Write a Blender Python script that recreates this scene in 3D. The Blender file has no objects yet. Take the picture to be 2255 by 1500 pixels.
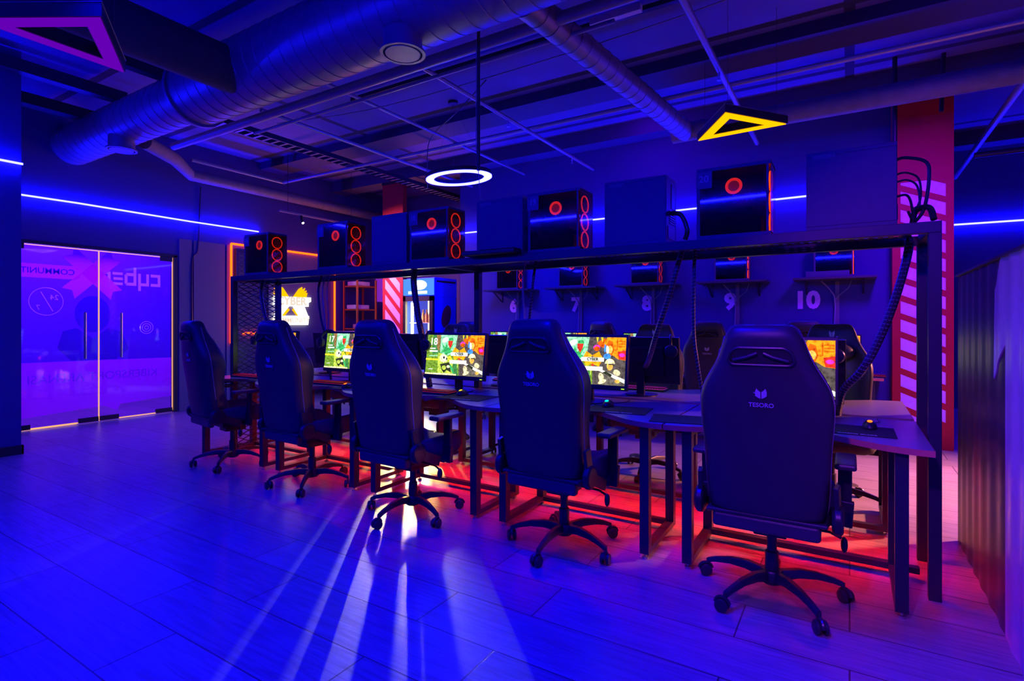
import bpy, bmesh, math, random
from mathutils import Vector, Matrix, Euler
random.seed(7)
PI = math.pi
C = bpy.context.scene.collection
S = bpy.context.scene
# ---------------------------------------------------------------- camera, world, exposure
cam_d = bpy.data.cameras.new('camera'); cam = bpy.data.objects.new('camera', cam_d); C.objects.link(cam)
cam.location = (0, 0, 1.30)
cam.rotation_euler = (PI/2, 0, math.radians(31.8))
cam_d.sensor_width = 36.0
cam_d.lens = 36.0*1199/2255
cam_d.shift_y = (712-750)/2255
cam_d.clip_start = 0.02
S.camera = cam
w = bpy.data.worlds.new('world'); S.world = w; w.use_nodes = True
w.node_tree.nodes['Background'].inputs[0].default_value = (0.0, 0.0, 1.0, 1)
w.node_tree.nodes['Background'].inputs[1].default_value = 0.02
S.view_settings.view_transform = 'Standard'
S.view_settings.look = 'None'
S.view_settings.gamma = 1.0
S.view_settings.use_curve_mapping = False
S.view_settings.exposure = 0.0

def area(name, loc, target, size, col, power, size_y=None, spread=PI):
    l = bpy.data.lights.new(name, 'AREA'); l.color = col; l.energy = power; l.size = size
    if size_y: l.shape = 'RECTANGLE'; l.size_y = size_y
    l.spread = spread
    o = bpy.data.objects.new(name, l); C.objects.link(o); o.location = loc
    o.rotation_euler = (Vector(target)-Vector(loc)).to_track_quat('-Z', 'Y').to_euler()
    return o
# street / lobby light that shines on the far side of the frosted glass doors
area('lobby_light', (-9.45, 3.25, 3.15), (-9.45, 3.25, 0), 1.0, (0.26, 0.03, 1.0), 170, 3.2)
# warm lamp of the far room behind the low partition
area('far_room_lamp', (3.0, 6.3, 2.1), (0.8, 5.2, 0.0), 0.25, (1.0, 0.26, 0.24), 120, 0.25, spread=1.2)
# reception lamp, beyond the bar, shining up at the slab
area('reception_lamp', (-7.4, 7.9, 1.3), (-5.2, 4.2, 4.0), 0.4, (1.0, 0.22, 0.16), 34, 0.4, spread=2.2)
# lamp strip inside the drinks fridge door
area('fridge_lamp', (-6.465, 7.125, 0.85), (-2.35, 2.4, -0.5), 0.03, (1.0, 0.80, 0.24), 27, 0.85, spread=.62)
# the two small spots of the track near the far pillar
area('track_spot', (-7.50, 5.72, 2.90), (-6.85, 7.06, 2.2), 0.05, (1.0, 0.30, 0.55), 26, 0.05, spread=1.5)
# blue ceiling lamps over the open floor, behind and above the viewer; upward twins added to brighten the slab
for x, y, dn, up in ((-1.05, 1.75, 190, 12), (-3.3, 1.1, 160, 5), (1.8, 4.6, 12, 14), (-6.0, 0.2, 40, 3)):
    area('blue_unseen_light', (x, y, 3.20), (x, y, 0), 0.6, (0.0, 0.0, 1.0), dn*.40, 0.6, spread=1.75)
    area('blue_unseen_light', (x, y, 3.30), (x, y, 4), 0.6, (0.0, 0.0, 1.0), up, 0.6)
area('blue_wall_fill', (-2.2, 5.9, 3.35), (-2.2, 7.3, 1.5), 0.4, (0.13, 0.0, 1.0), 22, 2.4)  # this and the next are unseen blue fill for the back wall
area('blue_wall_fill', (0.6, 5.0, 3.3), (0.6, 7.1, 1.4), 0.4, (0.13, 0.0, 1.0), 40, 0.6, spread=1.6)
area('violet_fill', (-0.5, -0.4, 2.9), (0.55, 2.2, 1.1), 0.12, (0.42, 0.05, 1.0), 9, 0.12, spread=0.9)  # unseen violet light added to tint the partition's pale print

# ---------------------------------------------------------------- materials
MATS = {}
def mat(name, col, rough=0.5, metal=0.0, em=None, es=0.0, noise=0.12, nscale=30.0, bump=0.0, spec=0.5, coat=0.0):
    if name in MATS: return MATS[name]
    m = bpy.data.materials.new(name); m.use_nodes = True
    nt = m.node_tree; b = nt.nodes['Principled BSDF']
    b.inputs['Base Color'].default_value = (*col, 1)
    b.inputs['Roughness'].default_value = rough
    b.inputs['Metallic'].default_value = metal
    b.inputs['Specular IOR Level'].default_value = spec
    b.inputs['Coat Weight'].default_value = coat
    if em:
        b.inputs['Emission Color'].default_value = (*em, 1)
        b.inputs['Emission Strength'].default_value = es
    tc = nt.nodes.new('ShaderNodeTexCoord'); n = nt.nodes.new('ShaderNodeTexNoise')
    n.inputs['Scale'].default_value = nscale; n.inputs['Detail'].default_value = 3
    nt.links.new(tc.outputs['Object'], n.inputs['Vector'])
    if noise:
        mx = nt.nodes.new('ShaderNodeMix'); mx.data_type = 'RGBA'
        mx.inputs[6].default_value = (*[c*(1-noise) for c in col], 1)
        mx.inputs[7].default_value = (*[min(1, c*(1+noise)) for c in col], 1)
        nt.links.new(n.outputs['Fac'], mx.inputs[0]); nt.links.new(mx.outputs[2], b.inputs['Base Color'])
    if bump:
        bp = nt.nodes.new('ShaderNodeBump'); bp.inputs['Strength'].default_value = bump; bp.inputs['Distance'].default_value = 0.01
        nt.links.new(n.outputs['Fac'], bp.inputs['Height']); nt.links.new(bp.outputs['Normal'], b.inputs['Normal'])
    MATS[name] = m
    return m
def glow(name, col, s):
    if name in MATS: return MATS[name]
    m = bpy.data.materials.new(name); m.use_nodes = True; nt = m.node_tree
    nt.nodes.clear(); e = nt.nodes.new('ShaderNodeEmission'); o = nt.nodes.new('ShaderNodeOutputMaterial')
    e.inputs[0].default_value = (*col, 1); e.inputs[1].default_value = s
    nt.links.new(e.outputs[0], o.inputs[0]); MATS[name] = m
    return m
def soft_fresnel(nt):
    lw = nt.nodes.new('ShaderNodeLayerWeight'); lw.inputs[0].default_value = 0.5
    p = nt.nodes.new('ShaderNodeMath'); p.operation = 'POWER'; p.inputs[1].default_value = 4.0
    q = nt.nodes.new('ShaderNodeMath'); q.operation = 'MULTIPLY_ADD'; q.inputs[1].default_value = 0.9; q.inputs[2].default_value = 0.04
    nt.links.new(lw.outputs['Facing'], p.inputs[0]); nt.links.new(p.outputs[0], q.inputs[0])
    return q
def film(name, col, clear=0.0, tint=(1, 1, 1)):
    m = bpy.data.materials.new(name); m.use_nodes = True; nt = m.node_tree; nt.nodes.clear()
    t = nt.nodes.new('ShaderNodeBsdfTranslucent'); t.inputs[0].default_value = (*col, 1)
    g = nt.nodes.new('ShaderNodeBsdfGlossy'); g.inputs[0].default_value = (1, 1, 1, 1); g.inputs['Roughness'].default_value = 0.04
    f = soft_fresnel(nt)
    n = nt.nodes.new('ShaderNodeTexNoise'); n.inputs['Scale'].default_value = 2.0
    tc = nt.nodes.new('ShaderNodeTexCoord'); nt.links.new(tc.outputs['Object'], n.inputs['Vector'])
    mx = nt.nodes.new('ShaderNodeMix'); mx.data_type = 'RGBA'
    mx.inputs[6].default_value = (*[c*.85 for c in col], 1); mx.inputs[7].default_value = (*col, 1)
    nt.links.new(n.outputs['Fac'], mx.inputs[0]); nt.links.new(mx.outputs[2], t.inputs[0])
    s = nt.nodes.new('ShaderNodeMixShader'); o = nt.nodes.new('ShaderNodeOutputMaterial')
    base = t
    if clear:
        tr = nt.nodes.new('ShaderNodeBsdfTransparent'); tr.inputs[0].default_value = (*tint, 1)
        base = nt.nodes.new('ShaderNodeMixShader'); base.inputs[0].default_value = clear
        nt.links.new(t.outputs[0], base.inputs[1]); nt.links.new(tr.outputs[0], base.inputs[2])
    nt.links.new(f.outputs[0], s.inputs[0]); nt.links.new(base.outputs[0], s.inputs[1]); nt.links.new(g.outputs[0], s.inputs[2])
    nt.links.new(s.outputs[0], o.inputs[0]); MATS[name] = m
    return m
def tinted(name, col, rough=0.03, gl=1.0):
    m = bpy.data.materials.new(name); m.use_nodes = True; nt = m.node_tree; nt.nodes.clear()
    t = nt.nodes.new('ShaderNodeBsdfTransparent'); t.inputs[0].default_value = (*col, 1)
    g = nt.nodes.new('ShaderNodeBsdfGlossy'); g.inputs[0].default_value = (gl, gl, gl, 1); g.inputs['Roughness'].default_value = rough
    f = soft_fresnel(nt)
    s = nt.nodes.new('ShaderNodeMixShader'); o = nt.nodes.new('ShaderNodeOutputMaterial')
    nt.links.new(f.outputs[0], s.inputs[0]); nt.links.new(t.outputs[0], s.inputs[1]); nt.links.new(g.outputs[0], s.inputs[2])
    nt.links.new(s.outputs[0], o.inputs[0]); MATS[name] = m
    return m
def floor_mat():
    m = bpy.data.materials.new('wood_look_tile'); m.use_nodes = True; nt = m.node_tree; b = nt.nodes['Principled BSDF']
    tc = nt.nodes.new('ShaderNodeTexCoord')
    br = nt.nodes.new('ShaderNodeTexBrick'); br.offset = 0.34; br.offset_frequency = 2
    br.inputs['Scale'].default_value = 1.0; br.inputs['Brick Width'].default_value = 1.2; br.inputs['Row Height'].default_value = 0.30
    br.inputs['Mortar Size'].default_value = 0.0035; br.inputs['Mortar Smooth'].default_value = 0.2; br.inputs['Bias'].default_value = 0.0
    br.inputs['Color1'].default_value = (0.36, 0.33, 0.31, 1); br.inputs['Color2'].default_value = (0.27, 0.25, 0.235, 1)
    br.inputs['Mortar'].default_value = (0.07, 0.06, 0.06, 1)
    nt.links.new(tc.outputs['Object'], br.inputs['Vector'])
    mp = nt.nodes.new('ShaderNodeMapping'); mp.inputs['Scale'].default_value = (2.2, 34, 1)
    nt.links.new(tc.outputs['Object'], mp.inputs[0])
    n = nt.nodes.new('ShaderNodeTexNoise'); n.inputs['Scale'].default_value = 1.6; n.inputs['Detail'].default_value = 6; n.inputs['Distortion'].default_value = 0.6
    nt.links.new(mp.outputs[0], n.inputs['Vector'])
    mx = nt.nodes.new('ShaderNodeMix'); mx.data_type = 'RGBA'; mx.blend_type = 'MULTIPLY'; mx.inputs[0].default_value = 0.6
    cr = nt.nodes.new('ShaderNodeValToRGB'); cr.color_ramp.elements[0].position = 0.35; cr.color_ramp.elements[0].color = (.5, .5, .5, 1); cr.color_ramp.elements[1].position = 0.6
    nt.links.new(n.outputs['Fac'], cr.inputs[0]); nt.links.new(br.outputs['Color'], mx.inputs[6]); nt.links.new(cr.outputs[0], mx.inputs[7])
    nt.links.new(mx.outputs[2], b.inputs['Base Color'])
    b.inputs['Roughness'].default_value = 0.33; b.inputs['Specular IOR Level'].default_value = 0.55
    ad = nt.nodes.new('ShaderNodeMath'); ad.operation = 'MULTIPLY_ADD'; ad.inputs[1].default_value = -1.6; 
    nt.links.new(br.outputs['Fac'], ad.inputs[0]); nt.links.new(n.outputs['Fac'], ad.inputs[2])
    bp = nt.nodes.new('ShaderNodeBump'); bp.inputs['Strength'].default_value = 0.35; bp.inputs['Distance'].default_value = 0.004
    nt.links.new(ad.outputs[0], bp.inputs['Height']); nt.links.new(bp.outputs['Normal'], b.inputs['Normal'])
    MATS['floor'] = m
    return m
def slab_mat():
    m = bpy.data.materials.new('ceiling_slab'); m.use_nodes = True; nt = m.node_tree; b = nt.nodes['Principled BSDF']
    tc = nt.nodes.new('ShaderNodeTexCoord')
    br = nt.nodes.new('ShaderNodeTexBrick'); br.offset = 0.0; br.inputs['Scale'].default_value = 1.0
    br.inputs['Brick Width'].default_value = 5.9; br.inputs['Row Height'].default_value = 1.35
    br.inputs['Mortar Size'].default_value = 0.045; br.inputs['Mortar Smooth'].default_value = 0.1
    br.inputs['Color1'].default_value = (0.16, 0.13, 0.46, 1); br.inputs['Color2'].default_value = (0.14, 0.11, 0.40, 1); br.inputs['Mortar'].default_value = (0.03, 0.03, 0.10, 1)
    nt.links.new(tc.outputs['Object'], br.inputs['Vector'])
    n = nt.nodes.new('ShaderNodeTexNoise'); n.inputs['Scale'].default_value = 2.5; n.inputs['Detail'].default_value = 5
    nt.links.new(tc.outputs['Object'], n.inputs['Vector'])
    mx = nt.nodes.new('ShaderNodeMix'); mx.data_type = 'RGBA'; mx.blend_type = 'MULTIPLY'; mx.inputs[0].default_value = 0.5
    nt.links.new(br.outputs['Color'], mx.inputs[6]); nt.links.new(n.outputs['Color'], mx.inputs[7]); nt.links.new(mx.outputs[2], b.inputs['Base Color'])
    b.inputs['Roughness'].default_value = 0.85; MATS['slab'] = m
    return m
floor_mat(); slab_mat()
mat('wall', (0.045, 0.04, 0.20), 0.75, bump=0.15, nscale=60)
mat('lobby_paint', (0.16, 0.03, 0.75), 0.7); mat('insul_dark', (0.035, 0.03, 0.04), 0.8, noise=0.3, nscale=12, bump=0.8); mat('wall_panel', (0.16, 0.15, 0.20), 0.6); mat('beam_paint', (0.05, 0.04, 0.12), 0.7)
mat('black_metal', (0.016, 0.014, 0.035), 0.38, 0.0, spec=0.6)
mat('dark_metal', (0.04, 0.04, 0.07), 0.4, 0.5)
mat('steel', (0.5, 0.5, 0.52), 0.3, 0.9)
mat('galv', (0.26, 0.24, 0.26), 0.42, 0.55, noise=0.2, nscale=8)
mat('insul', (0.16, 0.16, 0.17), 0.7, 0.0, noise=0.3, nscale=12, bump=0.6)
mat('pipe', (0.30, 0.30, 0.31), 0.35, 0.3)
mat('pu', (0.030, 0.030, 0.034), 0.42, spec=0.5, bump=0.1, nscale=300)
mat('pu_side', (0.045, 0.045, 0.05), 0.4, spec=0.5, bump=0.1, nscale=300)
mat('fabric', (0.06, 0.055, 0.06), 0.85, bump=0.3, nscale=400)
mat('piping', (0.25, 0.23, 0.22), 0.5)
mat('plastic', (0.02, 0.02, 0.022), 0.35)
mat('caster', (0.03, 0.03, 0.033), 0.3)
mat('logo', (0.42, 0.42, 0.45), 0.5)
mat('desk_top', (0.22, 0.20, 0.20), 0.32, noise=0.15, nscale=20)
mat('desk_edge', (0.55, 0.18, 0.11), 0.45)
mat('mat_black', (0.012, 0.012, 0.014), 0.8)
mat('white_print', (0.6, 0.6, 0.62), 0.6)
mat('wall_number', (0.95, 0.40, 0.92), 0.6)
mat('case_paint', (0.07, 0.06, 0.12), 0.45)
mat('case_dark', (0.015, 0.015, 0.017), 0.4)
mat('label_plate', (0.16, 0.16, 0.18), 0.5)
mat('red_paint', (0.52, 0.006, 0.012), 0.6)
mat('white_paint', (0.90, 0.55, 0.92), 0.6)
mat('fridge_blue', (0.02, 0.05, 0.85), 0.35)
mat('maroon', (0.22, 0.02, 0.05), 0.5)
mat('frame_dark', (0.02, 0.02, 0.025), 0.5)
mat('shelf_wood', (0.06, 0.05, 0.05), 0.5)
mat('white_plastic', (0.65, 0.62, 0.60), 0.5)
mat('orange_rack', (0.45, 0.16, 0.04), 0.5)
mat('cable', (0.025, 0.025, 0.03), 0.35, spec=0.7)
mat('spiral', (0.28, 0.28, 0.33), 0.35)
mat('partition', (0.045, 0.025, 0.06), 0.33)
mat('partition_pale', (0.55, 0.48, 0.60), 0.32)
tinted('glass_dark', (0.42, 0.36, 0.42))
tinted('clear_glass', (0.93, 0.93, 0.97)); film('frost', (0.6, 0.5, 0.9), 0.5, (.9, .8, 1)); film('frost_light', (1.0, 1.0, 1.0), .25, (1, 1, 1)); film('frost_mid', (1.0, 0.3, 0.95), 0.45, (1, .6, 1)); film('frost_dark', (0.25, 0.1, 0.7), 0.35, (.4, .4, .8))
glow('led_blue', (0.0038, 0.0038, 1.0), 240); glow('ring_blue', (0.0045, 0.0045, 1.0), 240)
glow('neon_orange', (1.0, 0.055, 0.003), 6); glow('neon_soft', (1.0, 0.05, 0.005), 3.0)
glow('fan_ring', (1.0, 0.028, 0.002), 3.6); glow('fan_core', (1.0, 0.03, 0.003), 0.6)
glow('triangle_orange', (1.0, 0.36, 0.0), 1.9); glow('triangle_purple', (0.13, 0.0, 0.46), 1.0)
glow('key_red', (1.0, 0.015, 0.01), 0.55); glow('key_magenta', (0.7, 0.02, 0.5), 0.9); glow('mouse_light', (1.0, 0.12, 0.01), 3)
glow('mouse_yellow', (1.0, 0.6, 0.02), 1.5); glow('mouse_cyan', (0.0, 0.9, 0.7), 2.5); glow('power_led', (0.5, 1.0, 0.05), 1.5)
glow('under_red', (1.0, 0.008, 0.0), 480); glow('warm_leak_glow', (1.0, 0.45, 0.20), 1.1)
glow('sign_white', (1.0, 0.93, 0.80), 3.2); glow('sign_orange', (1.0, 0.36, 0.0), 1.8); glow('sign_letter', (1.0, 0.80, 0.62), .9); glow('sign_bar', (1, 0.9, 0.9), 2)
glow('fridge_tube', (1.0, 0.90, 0.50), 40); glow('fridge_back', (1.0, 0.93, 0.75), 1.1); glow('fridge_header', (0.08, 0.28, 1.0), 1.2); glow('fridge_header_white', (0.8, 0.95, 1.0), 1.6)
glow('small_sign', (0.25, 0.02, 0.6), 0.8); glow('spot_white', (1, .9, .9), 3)
ART = {'olive': (.16, .30, .03), 'green': (.05, .22, .06), 'brown': (.30, .16, .06), 'mint': (.30, .75, .45), 'lime': (.50, .68, .08), 'grey': (.09, .07, .07),
       'orange': (1.0, .28, .01), 'orange2': (.75, .10, .005), 'red': (.8, .03, .02), 'dark': (.03, .035, .02), 'leaf': (.04, .42, .12), 'white': (1., 1., .92),
       'cream': (.95, .85, .45), 'skin': (.9, .45, .08), 'beige': (.7, .62, .36), 'blue': (.05, .25, .9), 'magenta': (.8, .03, .5), 'yellow': (1., .75, .03), 'logo_orange': (1., .38, .01), 'vest': (.14, .12, .10)}
for k, c in ART.items():
    m = glow('art_'+k, c, 1.35); nt = m.node_tree; e = nt.nodes['Emission']
    n = nt.nodes.new('ShaderNodeTexVoronoi'); n.inputs['Scale'].default_value = 55; tc = nt.nodes.new('ShaderNodeTexCoord'); nt.links.new(tc.outputs['Object'], n.inputs['Vector'])
    mr = nt.nodes.new('ShaderNodeMapRange'); mr.inputs[3].default_value = 1.0 if k == 'white' else .55; mr.inputs[4].default_value = 1.5 if k == 'white' else 2.0; mr.inputs[2].default_value = .8
    nt.links.new(n.outputs['Distance'], mr.inputs[0]); nt.links.new(mr.outputs[0], e.inputs[1])

# ---------------------------------------------------------------- mesh builder
class MB:
    def __init__(s): s.v = []; s.f = []; s.m = []; s.M = Matrix.Identity(4)
    def add(s, vs, fs, mi=0):
        b = len(s.v); s.v += [tuple(s.M @ Vector(p)) for p in vs]
        flip = s.M.determinant() < 0
        for f in fs:
            g = [b+i for i in f]; s.f.append(g[::-1] if flip else g); s.m.append(mi)
        return s
    def box(s, x0, x1, y0, y1, z0, z1, mi=0):
        return s.add([(x0, y0, z0), (x1, y0, z0), (x1, y1, z0), (x0, y1, z0), (x0, y0, z1), (x1, y0, z1), (x1, y1, z1), (x0, y1, z1)],
                     [(0, 3, 2, 1), (4, 5, 6, 7), (0, 1, 5, 4), (1, 2, 6, 5), (2, 3, 7, 6), (3, 0, 4, 7)], mi)
    def bar(s, p, q, wd, ht, mi=0, up=(0, 0, 1)):
        p = Vector(p); q = Vector(q); d = (q-p).normalized(); u = Vector(up)
        if abs(d.dot(u)) > .99: u = Vector((0, 1, 0))
        r = d.cross(u).normalized(); u = r.cross(d)
        a = [p+r*sx*wd/2+u*sz*ht/2 for sx, sz in ((-1, -1), (1, -1), (1, 1), (-1, 1))]
        b = [x+(q-p) for x in a]
        return s.add(a+b, [(0, 1, 2, 3), (7, 6, 5, 4), (0, 4, 5, 1), (1, 5, 6, 2), (2, 6, 7, 3), (3, 7, 4, 0)], mi)
    def loft(s, rings, cap=True, closed=False, mi=0):
        n = len(rings[0]); vs = [p for r in rings for p in r]; fs = []
        R = len(rings)
        for i in range(R if closed else R-1):
            a = i*n; b = ((i+1) % R)*n
            for j in range(n):
                k = (j+1) % n; fs.append((a+j, a+k, b+k, b+j))
        if cap and not closed: fs.append(tuple(range(n))[::-1]); fs.append(tuple((R-1)*n+j for j in range(n)))
        return s.add(vs, fs, mi)
    def tube(s, pts, r, seg=10, closed=False, mi=0, cap=True):
        P = [Vector(p) for p in pts]; n = len(P); rr = r if isinstance(r, (list, tuple)) else [r]*n
        rings = []; prev = None
        for i in range(n):
            a = P[(i-1) % n] if (closed or i > 0) else P[i]; b = P[(i+1) % n] if (closed or i < n-1) else P[i]
            d = (b-a).normalized()
            if prev is None:
                u = Vector((0, 0, 1)) if abs(d.z) < .9 else Vector((1, 0, 0)); x = d.cross(u).normalized()
            else: x = (prev-d*prev.dot(d)).normalized()
            y = d.cross(x); prev = x
            rings.append([P[i]+x*math.cos(t)*rr[i]+y*math.sin(t)*rr[i] for t in [2*PI*k/seg for k in range(seg)]])
        return s.loft(rings, cap, closed, mi)
    def lathe(s, prof, seg=20, c=(0, 0, 0), axis='z', mi=0, cap=True):
        rings = []
        for r, h in prof:
            ring = []
            for k in range(seg):
                t = 2*PI*k/seg; a, b = r*math.cos(t), r*math.sin(t)
                p = {'z': (a, b, h), 'x': (h, a, b), 'y': (b, h, a)}[axis]
                ring.append((c[0]+p[0], c[1]+p[1], c[2]+p[2]))
            rings.append(ring)
        return s.loft(rings, cap, False, mi)
    def prism(s, pts, a, b, plane='xy', mi=0):
        def P(u, v, h): return {'xy': (u, v, h), 'xz': (u, h, v), 'yz': (h, u, v)}[plane]
        n = len(pts); vs = [P(u, v, a) for u, v in pts]+[P(u, v, b) for u, v in pts]
        fs = [tuple(range(n))[::-1], tuple(range(n, 2*n))]+[(i, (i+1) % n, n+(i+1) % n, n+i) for i in range(n)]
        return s.add(vs, fs, mi)
    def torus(s, c, R, r, axis='z', seg=32, cs=8, mi=0, a0=0, a1=2*PI, sq=1.0):
        full = abs(a1-a0-2*PI) < 1e-6; n = seg if full else seg+1; pts = []
        for k in range(n):
            t = a0+(a1-a0)*k/seg; a, b = R*math.cos(t), R*math.sin(t)*sq
            p = {'z': (a, b, 0), 'x': (0, a, b), 'y': (a, 0, b)}[axis]
            pts.append((c[0]+p[0], c[1]+p[1], c[2]+p[2]))
        return s.tube(pts, r, cs, full, mi)
    def ball(s, c, rx, ry, rz, seg=16, rings=9, mi=0, z0=-1, z1=1):
        rs = []
        for i in range(rings+1):
            t = z0+(z1-z0)*i/rings; t = max(-.999, min(.999, math.sin(t*PI/2))); q = math.sqrt(1-t*t)
            rs.append([(c[0]+rx*q*math.cos(2*PI*k/seg), c[1]+ry*q*math.sin(2*PI*k/seg), c[2]+rz*t) for k in range(seg)])
        return s.loft(rs, True, False, mi)
    def text(s, t, size, mi=0, ext=0.001, offset=0.0, align='CENTER'):
        vs, fs = text_geo(t, size, ext, offset, align)
        return s.add(vs, fs, mi)
    def build(s, name, mats, parent=None, smooth=False, bevel=0.0, sub=0, angle=40):
        me = bpy.data.meshes.new(name); me.from_pydata([tuple(v) for v in s.v], [], s.f)
        if isinstance(mats, str): mats = [mats]
        for m in mats: me.materials.append(MATS[m])
        me.polygons.foreach_set('material_index', s.m)
        bm = bmesh.new(); bm.from_mesh(me); bmesh.ops.recalc_face_normals(bm, faces=bm.faces); bm.to_mesh(me); bm.free()
        if smooth:
            me.polygons.foreach_set('use_smooth', [True]*len(me.polygons))
            if not sub: me.set_sharp_from_angle(angle=math.radians(angle))
        me.update()
        o = bpy.data.objects.new(name, me); C.objects.link(o)
        if parent: o.parent = parent
        if bevel:
            b = o.modifiers.new('bevel', 'BEVEL'); b.width = bevel; b.segments = 2; b.limit_method = 'ANGLE'
        if sub:
            b = o.modifiers.new('sub', 'SUBSURF'); b.levels = sub; b.render_levels = sub
        return o
_tc = {}
def text_geo(t, size, ext, offset, align):
    k = (t, size, ext, offset, align)
    if k not in _tc:
        cu = bpy.data.curves.new('t', 'FONT'); cu.body = t; cu.size = size; cu.extrude = ext; cu.align_x = align; cu.align_y = 'CENTER'; cu.offset = offset; cu.resolution_u = 3
        o = bpy.data.objects.new('t', cu); C.objects.link(o)
        dg = bpy.context.evaluated_depsgraph_get(); me = bpy.data.meshes.new_from_object(o.evaluated_get(dg))
        _tc[k] = ([tuple(v.co) for v in me.vertices], [tuple(p.vertices) for p in me.polygons])
        bpy.data.objects.remove(o); bpy.data.curves.remove(cu); bpy.data.meshes.remove(me)
    return _tc[k]
FRONT = Matrix(((1, 0, 0, 0), (0, 0, -1, 0), (0, 1, 0, 0), (0, 0, 0, 1)))      # writing that faces -Y
def T(x, y, z): return Matrix.Translation((x, y, z))
def RZ(a): return Matrix.Rotation(a, 4, 'Z')
def RX(a): return Matrix.Rotation(a, 4, 'X')
def RY(a): return Matrix.Rotation(a, 4, 'Y')
def tag(o, label=None, cat=None, group=None, kind=None):
    if label: o['label'] = label
    if cat: o['category'] = cat
    if group: o['group'] = group
    if kind: o['kind'] = kind
    return o
def thing(name, label, cat, loc=(0, 0, 0), rz=0, group=None):
    o = bpy.data.objects.new(name, None); o.empty_display_size = 0.1; C.objects.link(o)
    o.location = loc; o.rotation_euler = (0, 0, rz)
    return tag(o, label, cat, group)
def kids(o): return [c for c in bpy.data.objects if c.parent == o]
def dup(root, loc, rz, label=None, group=None):
    r = root.copy(); C.objects.link(r); r.location = loc; r.rotation_euler = (0, 0, rz)
    if label: r['label'] = label
    if group: r['group'] = group
    for ch in kids(root):
        c = ch.copy(); C.objects.link(c); c.parent = r
        for g in kids(ch):
            d = g.copy(); C.objects.link(d); d.parent = c
    return r
def struct(mb, name, mats, **k): return tag(mb.build(name, mats, **k), kind='structure')

NW = {6: 'six', 7: 'seven', 8: 'eight', 9: 'nine', 10: 'ten'}
# ---------------------------------------------------------------- setting
H = 4.0
struct(MB().box(-10.5, 5, -3.2, 12, -0.1, 0), 'floor', 'floor')
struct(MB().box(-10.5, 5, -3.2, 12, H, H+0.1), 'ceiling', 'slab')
m = MB()   # wall with the glass doors: opening Y 2.29..4.19, z 0..2.28
m.box(-8.62, -8.42, 1.9, 2.27, 0, H); m.box(-8.62, -8.42, 4.22, 9.0, 0, H); m.box(-8.62, -8.42, 2.27, 4.22, 2.29, H)
struct(m, 'wall_left', 'wall')
struct(MB().box(-8.42, -7.0, -0.82, 2.03, 0, H), 'wall_left', 'wall')
struct(MB().box(-5.55, 0.387, 7.3, 7.5, 0, H), 'wall_back', 'wall')
struct(MB().box(-8.42, -5.4, 8.75, 8.9, 0, H), 'wall_back', 'wall')
struct(MB().box(-5.55, -5.4, 7.5, 8.75, 0, H), 'wall_back', 'wall')
struct(MB().box(0.2, 5, 10.6, 10.8, 0, H), 'wall_back', 'wall')
struct(MB().box(0.187, 0.387, 7.5, 10.6, 0, H), 'wall_back', 'wall')
struct(MB().box(4.8, 5, -0.82, 10.6, 0, H), 'wall_right', 'wall')
struct(MB().box(-7.0, 4.8, -0.82, -0.62, 0, H), 'wall_front', 'wall')
m = MB(); m.box(-10.4, -10.3, 1.0, 5.5, 0, 3.2); m.box(-10.3, -8.62, 0.9, 1.0, 0, 3.2); m.box(-10.3, -8.62, 5.5, 5.6, 0, 3.2); m.box(-10.4, -8.62, 0.9, 5.6, 3.2, 3.3)
struct(m, 'wall_lobby', 'lobby_paint')
m = MB(); m.box(-7.02, -6.985, -0.62, 2.045, 0, 0.09); m.box(-8.42, -6.985, 2.03, 2.045, 0, 0.09); struct(m, 'baseboard_left', 'frame_dark')
# wall panels with joints between the doors and the neon frame
m = MB()
for y0, y1 in ((4.24, 4.42), (4.45, 4.93), (4.96, 6.92)): m.box(-8.42, -8.405, y0, y1, 0, 2.55)
struct(m, 'trim_1', 'wall_panel')
# slab beams under the ceiling
for i, (y, dz, wd) in enumerate(((1.0, .22, .3), (5.75, .12, .42), (7.2, .2, .35), (10.0, .2, .3))):
    struct(MB().box(-8.42, 4.8, y-wd/2, y+wd/2, H-dz, H), 'trim_%d' % (i+2), 'beam_paint')

# ---------------------------------------------------------------- glass double door
door = bpy.data.objects.new('door_1', None); C.objects.link(door); tag(door, kind='structure')
door['label'] = 'frosted glass double door glowing blue and violet'
XD = -8.44
m = MB(); m.box(XD-.03, XD+.03, 2.27, 2.31, 0, 2.29); m.box(XD-.03, XD+.03, 4.17, 4.22, 0, 2.29); m.box(XD-.03, XD+.03, 2.27, 4.22, 2.27, 2.31)
m.build('door_frame', 'frame_dark', door)
for y0, y1, yh in ((2.31, 3.235, 3.07), (3.25, 4.155, 3.48)):
    g = MB().box(XD-.005, XD+.005, y0, y1, 0.03, 2.25).build('glass_pane', 'clear_glass', door)
    f = MB()
    for ya, yb, za, zb in ((y0, y0+.22, .01, .07), (y1-.22, y1, .01, .07), (y0, y0+.16, 2.20, 2.27), (y1-.16, y1, 2.20, 2.27)):
        if (abs(ya-2.31) < .01 or abs(yb-4.155) < .01 or za < .1): f.box(XD-.014, XD+.014, ya, yb, za, zb)
    f.build('patch_fitting', 'frame_dark', door, bevel=.002)
    h = MB(); h.tube([(XD+.055, yh, .84), (XD+.055, yh, 1.44)], .016, 12)
    h.tube([(XD, yh, .92), (XD+.055, yh, .92)], .009, 8); h.tube([(XD, yh, 1.36), (XD+.055, yh, 1.36)], .009, 8)
    h.build('handle', 'steel', door, smooth=True)
m = MB(); m.box(XD-.01, XD-.004, 3.236, 3.249, .03, 2.25); m.box(XD-.01, XD-.004, 4.156, 4.168, .03, 2.25)
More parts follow.
